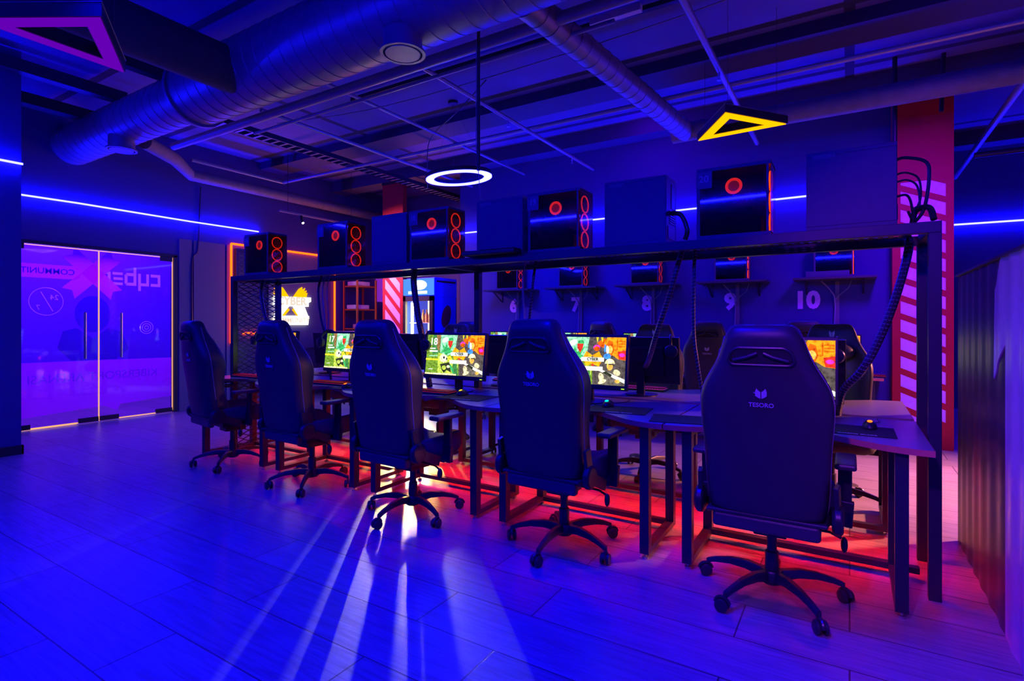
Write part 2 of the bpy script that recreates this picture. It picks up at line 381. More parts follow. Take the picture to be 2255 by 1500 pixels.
m.box(XD-.01, XD-.004, 2.31, 4.168, 2.251, 2.262); m.box(XD-.01, XD+.0, 2.31, 3.0, .004, .024); m.box(XD-.01, XD-.004, 3.0, 4.16, .008, .022)
m.build('light_leak_glow', 'warm_leak_glow', door)  # strips glow in place of warm light leaking through the door gaps
OUT = Matrix(((0, 0, -1, XD-.008), (-1, 0, 0, 0), (0, 1, 0, 0), (0, 0, 0, 1)))     # writing read from the lobby side
def sticker(name, mats, fn):
    m = MB(); fn(m); return m.build(name, mats, door)
def st(m, t, y, z, size, off=0): m.M = OUT @ Matrix.Translation((-y, z, 0)); m.text(t, size, 0, .0006, off); m.M = Matrix.Identity(4)
def quad(m, pts, dx=0.0): m.prism([(y, z) for y, z in pts], XD-.0095-dx, XD-.0085-dx, 'yz')
def cross(m):
    for s in (-1, 1):
        c, sn = math.cos(PI/4), math.sin(PI/4)*s
        q = [(-.38, -.095), (.38, -.095), (.32, .0), (.38, .095), (-.38, .095), (-.32, 0)]
        quad(m, [(3.18+a*c-b*sn, 1.95+a*sn+b*c) for a, b in q], .001*s)
sticker('cross_sticker', 'frost_mid', cross)
def cyb(m):   # angular lower-case letters, seen reversed from inside
    u = .0575; z0 = 1.82
    def r(x0, x1, a, b): quad(m, [(4.0-x0*u, z0+a*u), (4.0-x1*u, z0+a*u), (4.0-x1*u, z0+b*u), (4.0-x0*u, z0+b*u)], -.0022)
    r(0, .6, 0, 3); r(.6, 2.2, 0, .7); r(.6, 2.2, 2.3, 3)
    r(2.6, 3.2, 0, 3); r(3.2, 4.4, 0, .7); r(4.4, 5.0, -1.2, 3)
    r(5.4, 6.0, 0, 4.4); r(6, 7.6, 0, .7); r(6, 7.6, 2.3, 3); r(7.3, 7.9, .4, 2.6)
    r(8.3, 10.4, 2.4, 3); r(8.3, 10.2, 1.2, 1.8); r(8.3, 10.4, 0, .6)
    r(10.8, 11.4, -.6, 3); r(11.4, 12.6, 2.4, 3)
sticker('cyber_lettering', 'frost_light', cyb)
def loz(m):
    z, hh = 1.945, .085; pts = [(2.33, z-hh), (2.96, z-hh)]+[(2.96+hh*math.sin(t), z-hh*math.cos(t)) for t in [PI*k/8 for k in range(1, 8)]]+[(2.96, z+hh), (2.33, z+hh)]
    quad(m, pts, .004)
sticker('lozenge_sticker', 'frost_mid', loz)
sticker('community_lettering', 'frost_dark', lambda m: st(m, 'COMMUNITY', 2.68, 1.945, .10, .001))
def c24(m):
    m.torus((XD-.009, 2.69, 1.57), .17, .004, 'x', 40, 5); st(m, '24', 2.77, 1.62, .09); st(m, '7', 2.61, 1.49, .09)
    quad(m, [(2.63, 1.69), (2.64, 1.69), (2.76, 1.45), (2.75, 1.45)])
sticker('round_sticker', 'frost_light', c24)
def tgt(m):
    for r in (.025, .055, .085): m.torus((XD-.009, 3.82, 1.24), r, .005, 'x', 28, 5)
sticker('target_sticker', 'frost_light', tgt)
def fig(m):   # large printed figure: helmet, shoulders, arms
    quad(m, [(3.18+.20*math.cos(t), 1.42+.24*math.sin(t)) for t in [2*PI*k/18 for k in range(18)]], .006)
    quad(m, [(2.80, .98), (2.86, 1.20), (3.0, 1.24), (3.18, 1.10), (3.36, 1.24), (3.52, 1.18), (3.6, .95), (3.45, .82), (2.95, .82)], .007)
sticker('figure_print', 'frost_dark', fig)
def low(m):
    quad(m, [(2.32, .98-.16), (4.15, .80), (4.15, .24), (3.5, .20), (3.46, .12), (3.3, .20), (2.32, .14)], .008)
sticker('lower_print', 'frost_mid', low)
sticker('slogan_lettering', 'frost', lambda m: st(m, 'KIBERSPORT ARENASI', 3.23, .60, .15))
# ---------------------------------------------------------------- wall leds and neon
def strip(name, mats, pts, r, label, cat, group=None):
    m = MB()
    for a, b in zip(pts[:-1], pts[1:]): m.tube([a, b], r, 8)
    return tag(m.build(name, mats, smooth=True), label, cat, group)
strip('led_strip', 'led_blue', [(-8.395, 2.06, 2.83), (-8.395, 3.0, 2.838), (-8.395, 4.4, 2.825), (-8.395, 5.5, 2.83)], .011, 'long white-blue light strip on the wall above the glass doors', 'light strip')
strip('led_strip', 'led_blue', [(-6.975, -0.55, 2.88), (-6.975, 2.035, 2.88)], .011, 'white-blue light strip on the dark protruding wall beside the glass doors', 'light strip')
strip('led_strip', 'led_blue', [(-5.5, 7.275, 2.80), (-3.0, 7.275, 2.79), (0.38, 7.275, 2.80)], .011, 'white-blue light strip on the wall behind the computers on the rack', 'light strip')
strip('led_strip', 'led_blue', [(0.95, 10.575, 2.80), (2.2, 10.575, 2.79), (4.7, 10.575, 2.83)], .013, 'white-blue light strip on the far wall beyond the striped red pillar', 'light strip')
strip('neon_tube', 'neon_orange', [(-8.38, 7.05, 2.56), (-8.38, 5.02, 2.57), (-8.38, 5.02, 0.98)], .017, 'orange neon tube bent round a corner on the wall, by the mesh', 'neon light')
strip('neon_tube', 'neon_orange', [(-8.38, 7.07, 2.3), (-8.38, 7.07, 1.1)], .017, 'upright orange neon tube on the wall between bright sign and shelves', 'neon light')
strip('neon_tube', 'neon_orange', [(-8.38, 5.22, 1.135), (-8.38, 5.75, 1.135)], .017, 'short level orange neon tube crossing the wall mesh', 'neon light')
strip('led_strip', 'led_blue', [(-6.9, -0.59, 2.83), (-3.0, -0.59, 2.82), (4.7, -0.59, 2.83)], .011, 'white-blue light strip on the wall behind the open floor', 'light strip')
# expanded mesh builder
def exmesh(m, plane, c, a0, a1, z0, z1, cw, ch, t):
    n = max(1, int((z1-z0)/(ch/2))); k = int((a1-a0)/(cw/2))
    for i in range(n+1):
        z = z0+i*ch/2; ph = i % 2
        for j in range(k):
            p = a0+j*cw/2; up = ((j+ph) % 2 == 0)
            za, zb = (z-ch*.19, z+ch*.19) if up else (z+ch*.19, z-ch*.19)
            if plane == 'x': m.bar((c, p, za), (c, p+cw/2, zb), t, t)
            else: m.bar((p, c, za), (p+cw/2, c, zb), t, t)
wm = thing('wall_mesh_panel', 'expanded metal mesh panel on the wall inside the orange neon', 'metal mesh', (.0, 0, 0))
m = MB(); exmesh(m, 'x', -8.36, 5.12, 5.82, 0.1, 2.45, .12, .07, .009); m.build('expanded_mesh', 'dark_metal', wm)
m = MB(); m.box(-8.40, -8.34, 5.08, 5.12, 0, 2.5); m.box(-8.40, -8.34, 5.82, 5.86, 0, 2.5); m.box(-8.40, -8.34, 5.12, 5.82, 2.46, 2.5); m.build('mesh_frame', 'black_metal', wm)
# bright sign
sg = thing('neon_sign', 'bright white and orange letter sign on the wall behind the desks', 'sign', (-8.37, 6.08, 1.6), PI/2)   # local -Y faces the room (+X)
m = MB().box(-.42, .75, -.015, .015, -.75, .55).build('sign_board', 'wall_panel', sg)
m = MB()
for s in (-1, 1):
    m.M = T(.20*s, -.03, .20) @ RY(math.radians(42*s)); m.prism([(-.085, -.2), (.085, -.2), (.105, .06), (.07, .13), (.055, .075), (.03, .15), (.005, .08), (-.02, .16), (-.045, .08), (-.075, .13), (-.10, .06)], -.012, .012, 'xz')
    m.M = T(.17*s, -.03, -.10) @ RY(math.radians(-42*s)); m.prism([(-.075, -.13), (.075, -.13), (.08, .12), (-.08, .12)], -.012, .012, 'xz')
m.M = Matrix.Identity(4); m.build('cross_light', 'sign_orange', sg)
m = MB(); m.prism([(-.36, .0), (-.36, .165), (.40, .165), (.40, .09), (.35, .07), (.35, .0)], -.058, -.046, 'xz')
m.prism([(-.34, -.17), (-.20, -.17), (-.05, -.0), (-.30, .0)], -.058, -.046, 'xz'); m.prism([(.34, -.17), (.14, -.17), (.02, .0), (.26, .0)], -.058, -.046, 'xz')
m.prism([(-.36, -.33), (.34, -.33), (.36, -.17), (-.36, -.17)], -.058, -.046, 'xz')
m.build('letter_light', 'sign_white', sg)
m = MB(); m.M = T(0, -.060, .082) @ FRONT; m.text('CYBER', .20, 0, .002, .006); m.build('sign_lettering', 'sign_letter', sg); m = MB(); m.M = T(-.01, -.060, -.252) @ FRONT; m.text('COMMUNITY', .125, 0, .002, .002)
m.build('sign_lettering', 'sign_letter', sg)
MB().box(-.40, -.08, -.04, -.03, -.47, -.455).build('sign_bar_light', 'sign_bar', sg)

# ---------------------------------------------------------------- reception corner
rk = thing('storage_rack', 'orange open metal shelf rack holding small white boxes by the wall', 'shelf', (-8.15, 7.5, 0), PI/2)
m = MB()
for x in (-.24, .24):
    for y in (-.18, .18): m.box(x-.015, x+.015, y-.015, y+.015, 0, 2.15)
m.build('upright', 'orange_rack', rk)
for z in (.3, .75, 1.18, 1.55, 2.0): MB().box(-.24, .24, -.18, .18, z, z+.025).build('shelf_board', 'orange_rack', rk)
for z, x in ((1.577, -.1), (2.026, -.08), (1.207, .05)):
    b = MB().box(-.17, .17, -.12, .12, 0, .075).build('cardboard_box', 'white_plastic'); b.location = (-8.1, 7.5+x, z)
    b.rotation_euler = (0, 0, PI/2); tag(b, {1.577: 'pale flat box on the middle board of the orange rack', 2.026: 'pale flat box on the top board of the orange rack', 1.207: 'pale flat box on the lower board of the orange rack'}[z], 'box')
bar = thing('reception_counter', 'dark counter with a lit cream top edge in front of the storage rack', 'counter', (-7.55, 6.75, 0))
MB().box(-.18, .12, -.35, .95, 0, 1.12).build('counter_body', 'frame_dark', bar)
MB().box(-.24, .18, -.4, 1.0, 1.12, 1.16).build('counter_top', 'white_plastic', bar, bevel=.004)
MB().box(.121, .13, -.35, .95, 1.05, 1.07).build('counter_light', 'neon_soft', bar)
b = MB(); b.box(-8.40, -8.30, 8.15, 8.5, 1.75, 2.3); tag(b.build('wall_sign', 'small_sign'), 'small violet glowing sign on the wall beside the far striped pillar', 'sign')
# pillars
def pillar(x0, x1, y0, y1, label, ztop, zs0, zs1, bw, gap, rise):
    t = thing('striped_pillar', label, 'pillar', ((x0+x1)/2, (y0+y1)/2, 0))
    W = (x1-x0)/2; D = (y1-y0)/2
    MB().box(-W, W, -D, D, 0, ztop).build('pillar_body', 'red_paint', t)
    MB().box(-W-.01, W+.01, -D-.01, D+.01, ztop, H).build('pillar_capital', 'frame_dark', t)
    m = MB(); x0s, x1s = -W*.72, W*.74; z = zs0-rise
    while z < zs1:
        # clip the slanted band to the printed field
        a, b_, c, d = z+rise, z, z+bw, z+bw+rise   # left-bottom, right-bottom, right-top, left-top
        pts = [(x0s, a), (x1s, b_), (x1s, c), (x0s, d)]
        def clip(P, lim, up):
            out = []
            for i in range(len(P)):
                p, q = P[i], P[(i+1) % len(P)]; ip = (p[1] <= lim) if up else (p[1] >= lim); iq = (q[1] <= lim) if up else (q[1] >= lim)
                if ip: out.append(p)
                if ip != iq:
                    k = (lim-p[1])/(q[1]-p[1]); out.append((p[0]+(q[0]-p[0])*k, lim))
            return out
        pts = clip(pts, zs1, True)
        if len(pts) > 2: pts = clip(pts, zs0, False)
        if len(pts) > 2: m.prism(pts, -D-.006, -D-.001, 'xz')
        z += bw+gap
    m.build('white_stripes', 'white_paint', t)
    return t
pillar(0.387, 0.90, 7.06, 7.48, 'red pillar with white slanted stripes near the end of the rack', 3.85, .25, 2.78, .125, .068, .16)
pillar(-7.10, -6.615, 7.06, 7.16, 'red pillar with white slanted stripes beside the drinks fridge', 3.76, .3, 2.20, .16, .11, .36)
# fridge
fr = thing('drinks_fridge', 'tall blue drinks fridge with lit glass door and bright header', 'fridge', (-6.275, 7.42, 0))
m = MB(); m.box(-.33, .33, -.30, .30, 0, .25); m.box(-.33, -.30, -.30, .30, .25, 1.75); m.box(.28, .33, -.30, .30, .25, 1.75); m.box(-.33, .33, .27, .30, .25, 1.75); m.box(-.33, .33, -.30, .30, 1.75, 2.08)
m.build('fridge_cabinet', 'fridge_blue', fr, bevel=.006)
m = MB(); m.box(-.33, -.28, -.36, -.31, .22, 1.76); m.box(.26, .33, -.36, -.31, .22, 1.76); m.box(-.33, .33, -.36, -.31, 1.68, 1.76); m.box(-.33, .33, -.36, -.31, .18, .26)
m.build('door_surround', 'frame_dark', fr)
MB().box(-.29, .27, .24, .262, .26, 1.74).build('lit_interior', 'fridge_back', fr)
for z in (.6, .95, 1.3): MB().box(-.29, .27, -.25, .24, z, z+.012).build('fridge_shelf', 'white_plastic', fr)
MB().tube([(-.19, -.285, .30), (-.19, -.285, 1.66)], .022, 10).build('light_tube', 'fridge_tube', fr)
m = MB().box(-.32, .32, -.37, -.31, 1.78, 2.06).build('header_panel', 'fridge_header', fr)
m = MB(); m.ball((0.05, -.375, 1.95), .17, .006, .085); m.box(-.2, .22, -.376, -.371, 1.80, 1.85); m.build('header_print', 'fridge_header_white', fr)
m = MB(); m.M = T(.335, -.0, 1.42) @ RX(math.radians(-22)); m.ball((0, 0, 0), .006, .12, .2, 20); m.build('oval_print', 'maroon', fr)
MB().box(.334, .337, -.26, .26, 2.0, 2.03).build('side_trim', 'frame_dark', fr)
k = 0
for z, cols in ((.612, 'art_dark'), (.962, 'art_blue'), (1.312, 'art_yellow')):
    for x in (-.1, -.02, .06, .14, .22):
        bo = MB().lathe([(.001, 0), (.03, 0), (.03, .13), (.012, .19), (.012, .23), (.001, .23)], 10).build('drink_bottle', {0.612: 'fridge_blue', 0.962: 'maroon', 1.312: 'orange_rack'}[z], smooth=True)
        bo.location = (-6.275+x, 7.32, z)
        tag(bo, {0.612: 'blue bottle on the lowest shelf of the drinks fridge', 0.962: 'dark red bottle on the middle shelf of the drinks fridge', 1.312: 'orange bottle on the top shelf of the drinks fridge'}[z], 'bottle', {0.612: 'blue bottles low in the fridge', 0.962: 'dark red bottles in the fridge', 1.312: 'orange bottles high in the fridge'}[z])

# ---------------------------------------------------------------- desks
DX1, DW = 0.31, 1.155
DXS = [DX1-DW*(k+.5) for k in range(5)]      # module centres, from the striped pillar end towards the doors
def desk_outline(w, front, back):
    """concave front edge: deep bulges at both ends, cut in for the sitter"""
    pts = []
    n = 28
    for k in range(n+1):
        t = k/n; x = -w/2+w*t; q = .5-.5*math.cos(2*PI*t)
        pts.append((x, front+.26*q**1.3))
    return pts+[(w/2, back), (-w/2, back)]
def make_desk(label):
    t = thing('gaming_desk', label, 'desk')
    o = desk_outline(DW-.006, -.42, .40)
    MB().prism(o, .735, .762).build('tabletop', ['desk_top'], t)
    e = MB(); n = 29
    rim = o[:n]
    for a, b in zip(rim[:-1], rim[1:]): e.bar((a[0], a[1]-.001, .7485), (b[0], b[1]-.001, .7485), .004, .027)
    e.box(-DW/2+.003, -DW/2+.006, -.42, .40, .735, .762); e.box(DW/2-.006, DW/2-.003, -.42, .40, .735, .762)
    e.build('edge_band', 'desk_edge', t)
    for s in (-1, 1):
        x = s*(DW/2-.115)
        MB().box(x-.025, x+.025, -.415+.04, -.365+.04, .03, .735).build('front_leg', 'black_metal', t)
        MB().box(x-.025, x+.025, .12, .17, .03, .735).build('rear_leg', 'black_metal', t)
        MB().box(x-.025, x+.025, -.325, .12, .03, .06).build('floor_bar', 'black_metal', t)
        for y in (-.35, .145): MB().lathe([(.018, 0), (.018, .012), (.007, .014), (.007, .032)], 12, (x, y, 0)).build('levelling_foot', 'steel', t, smooth=True)
        MB().box(x-.02, x+.02, -.325, .12, .70, .735).build('top_bar', 'black_metal', t)
    MB().box(-DW/2+.14, DW/2-.14, .125, .165, .03, .06).build('stretcher', 'black_metal', t)
    return t
DY = 3.30
front_names = ['end desk of the near row beside the rack corner post, nearest the striped pillar',
 'near-row desk with the dark monitor backs behind it, second from the pillar end',
 'near-row desk in the middle, carrying monitor eighteen', 'near-row desk carrying monitor seventeen', 'near-row desk by the mesh end, carrying monitor sixteen']
back_names = ['far-row desk at the striped pillar end', 'far-row desk opposite the second near desk from the pillar end', 'middle desk of the far row, opposite monitor eighteen',
 'far-row desk opposite monitor seventeen', 'far-row desk opposite monitor sixteen, at the mesh end']
d0 = make_desk(front_names[0]); d0.location = (DXS[0], DY, 0); d0['group'] = 'near row of gaming desks'
for k in range(1, 5): dup(d0, (DXS[k], DY, 0), 0, front_names[k])
for k in range(5): dup(d0, (DXS[k], 4.175, 0), PI, back_names[k], 'far row of gaming desks')

# ---------------------------------------------------------------- rack over the desks
RX0, RX1, RY0, RY1 = -5.36, 0.335, 3.20, 3.755
rack = thing('computer_rack', 'long black steel rack carrying computers over the middle of the desks', 'rack', (0, 0, 0))
post_xy = [(RX1-.02, RY0), (RX1-.02, RY1-.05)]
for x, y in post_xy: MB().box(x, x+.05, y, y+.05, 0, 1.725).build('post', 'black_metal', rack, bevel=.002)
for x, y in ((RX0, RY0), (RX0, RY1-.05), (-2.67, 3.703)): MB().box(x, x+.05, y, y+.05, (0 if y > 3.7 else 0), 1.725).build('post', 'black_metal', rack, bevel=.002)
MB().box(RX0, RX1+.03, RY0, RY0+.05, 1.725, 1.778).build('front_rail', 'black_metal', rack, bevel=.002)
MB().box(RX0, RX1+.03, RY1-.05, RY1, 1.725, 1.778).build('rear_rail', 'black_metal', rack, bevel=.002)
for x in (RX0, -2.67, RX1-.02): MB().box(x, x+.05, RY0+.05, RY1-.05, 1.728, 1.775).build('cross_rail', 'black_metal', rack)
m = MB()   # perforated shelf plate
px_, py_ = .045, .05
nx = int((RX1-RX0-.1)/px_); ny = 8
for i in range(nx):
    for j in range(ny):
        x = RX0+.06+i*px_; y = RY0+.055+j*px_*1.15; a, b = px_*.5, px_*.575
        hx, hy = a*.42, b*.40
        cx, cy = x+a, y+b
        v = [(x, y, 0), (x+2*a, y, 0), (x+2*a, y+2*b, 0), (x, y+2*b, 0), (cx-hx, cy-hy, 0), (cx+hx, cy-hy, 0), (cx+hx, cy+hy, 0), (cx-hx, cy+hy, 0)]
        m.M = T(0, 0, 1.768); m.add(v, [(0, 1, 5, 4), (1, 2, 6, 5), (2, 3, 7, 6), (3, 0, 4, 7)])
m.M = Matrix.Identity(4)
m.build('perforated_shelf', 'dark_metal', rack)
m = MB(); exmesh(m, 'x', RX0+.06, RY0+.05, RY0+.50, 0.04, 1.72, .11, .055, .0085); m.build('end_mesh', 'dark_metal', rack)
m = MB(); m.box(RX0+.03, RX0+.07, RY0+.05, RY1-.05, .02, .05); m.build('end_bottom_rail', 'black_metal', rack)
tag(MB().box(-.75, .30, 3.405, 3.445, .035, .065).build('floor_rail', 'black_metal'), 'short black rail low on the floor behind the end desk legs', 'rail')
# red light strips under the desks
for x0, x1, lab in ((-5.3, -2.1, 'red light strip under the desks on the door half of the row'), (-1.95, .22, 'red light strip under the desks on the pillar half of the row')):
    t = thing('desk_light_strip', lab, 'light strip', (0, 0, 0))
    MB().box(x0, x1, 3.600, 3.612, .722, .727).build('led_tape', 'under_red', t)
    m = MB(); m.box(x0, x1, 3.592, 3.595, .709, .735); m.box(x0, x1, 3.617, 3.620, .709, .735); m.box(x0, x1, 3.595, 3.617, .730, .735); m.build('red_light_shield', 'black_metal', t)  # unseen side lips added to keep the red off the front floor

# ---------------------------------------------------------------- gaming chair (faces +Y, origin on the floor)
def W(s):
    ks = [(0, .232), (.08, .246), (.2, .252), (.32, .256), (.44, .266), (.52, .268), (.575, .252), (.63, .222), (.68, .192), (.74, .170), (.79, .155), (.83, .138), (.85, .108)]
    for (a, p), (b, q) in zip(ks[:-1], ks[1:]):
        if s <= b: return p+(q-p)*(s-a)/(b-a)
    return ks[-1][1]
def make_chair(name, label, spin=23):
    t = thing(name, label, 'chair')
    # backrest: lofted shell with wings at the shoulders and hips
    rings = []
    ss = [0, .02, .06, .13, .2, .27, .34, .41, .46, .5, .54, .58, .62, .66, .70, .74, .78, .81, .835, .848]
    for s in ss:
        wd = W(s); e = min(1, s/.03+.4)*min(1, (.856-s)/.04+.25)
        wing = .055+.05*math.exp(-((s-.46)/.13)**2)+.03*math.exp(-((s-.08)/.1)**2)
        if s > .64: wing *= max(.15, 1-(s-.64)/.15)
        ring = []
        prof = [(-1.0, .035), (-.97, -.02), (-.86, -.047), (-.6, -.058), (-.3, -.062), (0, -.063), (.3, -.062), (.6, -.058), (.86, -.047), (.97, -.02), (1.0, .035)]
        for u, y in prof: ring.append((u*wd, y*e, s))
        for u, y in ((.98, .05+wing*.8), (.90, .05+wing), (.76, .05+wing*.72), (.6, .045), (.3, .042), (0, .045), (-.3, .042), (-.6, .045), (-.76, .05+wing*.72), (-.90, .05+wing), (-.98, .05+wing*.8)): ring.append((u*wd, y*e, s))
        rings.append(ring)
    tilt = Matrix.Translation((0, -.235, .455)) @ RX(math.radians(8))
    m = MB(); m.M = tilt; m.loft(rings); m.build('backrest', 'pu', t, smooth=True, sub=1)
    m = MB(); m.M = tilt
    def rr(cx, cz, a, b, r, n=5):
        out = []
        for (sx, sz, t0) in ((1, 1, 0), (-1, 1, PI/2), (-1, -1, PI), (1, -1, 3*PI/2)):
            for k in range(n+1): q = t0+PI/2*k/n; out.append((cx+sx*(a-r)+r*math.cos(q), cz+sz*(b-r)+r*math.sin(q)))
        return out
    R_ = rr(0, .722, .122, .036, .032)
    m.tube([(x*(1-.10*(z-.722)/.036), -.062, z) for x, z in R_], .007, 8, True)
    m.build('grip_frame', 'plastic', t, smooth=True)
    m = MB(); m.M = tilt; m.prism([(x*.97, z) for x, z in R_], -.0635, -.061, 'xz'); 
    m.build('grip_dark_plate', 'mat_black', t)  # black plate stands in for the shade inside the slot
    m = MB(); m.M = tilt
    m.tube([(-.105, -.066, .705), (-.05, -.072, .721), (-.012, -.068, .737)], .008, 8); m.tube([(.105, -.066, .705), (.05, -.072, .721), (.012, -.068, .737)], .008, 8)
    m.build('pillow_strap', 'plastic', t, smooth=True)
    for sgn in (-1, 1):
        m = MB(); m.M = tilt
        m.tube([(sgn*W(s)*.985, .0+.02, s) for s in [.03+.04*k for k in range(20)]], .0035, 6)
        m.build('side_piping', 'piping', t, smooth=True)
    m = MB(); m.M = tilt @ T(0, -.0665, .515) @ FRONT @ Matrix.Scale(.86, 4)
    m.text('TESORO', .030, 0, .0008, .0005)
    for sx in (-1, 1): m.prism([(sx*.002, .033), (sx*.014, .038), (sx*.026, .047), (sx*.026, .068), (sx*.020, .084), (sx*.012, .074), (sx*.002, .066)], -.0005, .001)
    m.prism([(-.036, .062), (-.027, .058), (-.027, .064)], -.0005, .001)
    m.build('back_emblem', 'logo', t)
    m = MB(); m.M = tilt @ T(0, .048, .765) @ Matrix(((-1, 0, 0, 0), (0, 0, 1, 0), (0, 1, 0, 0), (0, 0, 0, 1)))
    for sx in (-1, 1): m.prism([(sx*.002, -.03), (sx*.014, -.02), (sx*.02, .0), (sx*.018, .025), (sx*.01, .015), (sx*.002, .01)], -.002, .003)
    m.build('front_emblem', 'logo', t)
    m = MB(); m.M = tilt; m.ball((0, .10, .62), .15, .055, .075); m.build('neck_pillow', 'pu_side', t, smooth=True)
    m = MB(); m.M = tilt; m.ball((0, .085, .17), .17, .06, .09); m.build('lumbar_pillow', 'pu_side', t, smooth=True)
    # seat
    rings = []
    for y, wd, z0, z1 in ((-.26, .20, .435, .49), (-.245, .235, .41, .515), (-.15, .262, .405, .52), (0, .27, .40, .52), (.13, .27, .40, .525), (.21, .255, .405, .53), (.25, .22, .425, .515), (.265, .16, .45, .49)):
        wg = .035
        rings.append([(-wd, y, z0+.03), (-wd*.9, y, z0), (0, y, z0-.005), (wd*.9, y, z0), (wd, y, z0+.03), (wd*1.0, y, z1), (wd*.93, y, z1+wg), (wd*.78, y, z1+wg*.4), (wd*.55, y, z1-.01), (0, y, z1-.018), (-wd*.55, y, z1-.01), (-wd*.78, y, z1+wg*.4), (-wd*.93, y, z1+wg), (-wd*1.0, y, z1)])
    MB().loft(rings).build('seat', 'fabric', t, smooth=True, sub=1)
    m = MB(); m.box(-.215, .215, -.285, -.235, .385, .455); m.build('rear_apron', 'pu_side', t, bevel=.015)
    m = MB(); m.box(-.24, .24, -.290, -.24, .452, .468); m.build('apron_seam', 'pu', t, bevel=.005)
    for sgn in (-1, 1):
        x = sgn*.275
        m = MB(); m.lathe([(.001, -.022), (.05, -.022), (.062, -.01), (.062, .012), (.05, .02), (.001, .02)], 20, (x, -.235, .485), 'x'); m.bar((x, -.23, .48), (x, -.04, .40), .02, .06); m.bar((x, -.235, .48), (x*.985, -.262, .63), .02, .05)
        m.build('hinge_cover', 'plastic', t, smooth=True, bevel=.003)
        # arm: outward bracket, upright column, pad
        m = MB(); m.bar((sgn*.10, .02, .392), (sgn*.288, .02, .392), .06, .016); m.bar((sgn*.288, .02, .385), (sgn*.296, .02, .50), .075, .035, up=(0, 1, 0)); m.bar((sgn*.296, .02, .48), (sgn*.298, .02, .665), .055, .026, up=(0, 1, 0))
        m.build('arm_post', 'plastic', t, bevel=.004)
        m = MB(); m.box(sgn*.300-.042, sgn*.300+.042, -.12, .14, .665, .692); m.build('arm_pad', 'pu_side', t, bevel=.01)
    m = MB(); m.box(-.11, .11, -.13, .13, .352, .40); m.box(-.07, .07, -.09, .09, .31, .352); m.build('tilt_mechanism', 'plastic', t, bevel=.006)
    m = MB(); m.tube([(.09, -.02, .365), (.24, -.04, .365), (.285, -.05, .35)], .006, 8); m.ball((.295, -.055, .325), .014, .02, .035); m.build('tilt_lever', 'plastic', t, smooth=True)
    m = MB(); m.lathe([(.022, .31), (.022, .22), (.03, .215), (.03, .12), (.036, .115), (.036, .075)], 20); m.build('gas_lift', 'black_metal', t, smooth=True)
    m = MB(); m.lathe([(.001, .13), (.045, .13), (.052, .12), (.052, .075), (.04, .065), (.001, .065)], 20)
    for k in range(5):
        a = math.radians(spin+72*k); c, s_ = math.cos(a), math.sin(a); rings = []
        for r, z, wd, h in ((.03, .105, .042, .045), (.12, .118, .036, .038), (.20, .112, .030, .03), (.27, .095, .026, .024), (.315, .078, .024, .022)):
            rings.append([(r*c-s_*dx, r*s_+c*dx, z+dz) for dx, dz in ((-wd/2, -h/2), (wd/2, -h/2), (wd/2*.9, h/4), (wd/3, h/2), (-wd/3, h/2), (-wd/2*.9, h/4))])
        m.loft(rings)
    m.build('star_base', 'black_metal', t, smooth=True, angle=50)
    for k in range(5):
        a = math.radians(spin+72*k); x, y = .315*math.cos(a), .315*math.sin(a); b = a+.9*(k % 3)+.4
        m = MB(); m.M = T(x, y, 0) @ RZ(b)
        for sx in (-1, 1): m.lathe([(.001, -.010), (.022, -.010), (.029, -.006), (.030, 0), (.029, .006), (.022, .010), (.001, .010)], 18, (sx*.017, -.012, .030), 'x')
        m.torus((0, -.012, .032), .031, .009, 'x', 10, 8, a0=.2, a1=PI-.1); m.tube([(0, 0, .045), (0, 0, .085)], .008, 8)
        m.build('caster', 'caster', t, smooth=True)
    return t
front_chairs = [  # x, y, turn, spin, label
 (-.315, 2.86, 0.0, 23, 'black gaming chair with its back turned at the end desk nearest the striped pillar'),
 (-1.42, 2.87, -.03, -18, 'black gaming chair with its back turned, between monitor eighteen and the pillar-end chair'),
 (-2.53, 2.80, -.05, -19, 'black gaming chair with its back turned, the drinks fridge shining past its headrest'),
 (-3.68, 2.88, -.05, 20, 'black gaming chair with its back turned, between monitors sixteen and seventeen'),
 (-4.85, 2.92, -.16, 20, 'black gaming chair nearest the glass doors, seen partly from the side')]
for i, (x, y, rz, sp, lab) in enumerate(front_chairs):
    c = make_chair('gaming_chair', lab, sp-math.degrees(rz)); c.location = (x, y, 0); c.rotation_euler = (0, 0, rz); c.scale = (1, 1, 1.0 if i == 0 else 1.022); c['group'] = 'gaming chairs on the near side'
    if i == 0: chair0 = c
    if i == 3: chair1 = c
for (x, y, rz, lab) in [(-.11, 4.56, PI+.02, 'black gaming chair across the desks at the pillar end, partly hidden by the monitors'),
                        (-1.50, 4.62, PI+.05, 'black gaming chair facing across the desks behind the bare monitor backs'),
                        (-2.72, 4.62, PI-.1, 'black gaming chair facing across the desks, pale emblem beside the thin hanging cables'),
                        (-3.80, 4.62, PI, 'black gaming chair facing across the desks in front of the fridge side'),
                        (-5.05, 4.62, PI+.05, 'black gaming chair facing across the desks above monitor seventeen')]:
    dup(chair0, (x, y, 0), rz, lab, 'gaming chairs on the far side')
for (x, y, rz, lab) in [(-.42, 6.30, .1, 'black gaming chair at the wall desk under number ten'), (-1.30, 6.35, .05, 'black gaming chair at the wall desk under number nine'),
                        (-2.35, 6.3, -.4, 'black gaming chair at the wall desk under number eight'), (-3.4, 6.3, 0, 'black gaming chair at the wall desk under number seven'),
                        (-4.45, 6.3, .1, 'black gaming chair at the wall desk under number six')]:
    dup(chair1, (x, y, 0), rz, lab, 'gaming chairs at the wall desks')

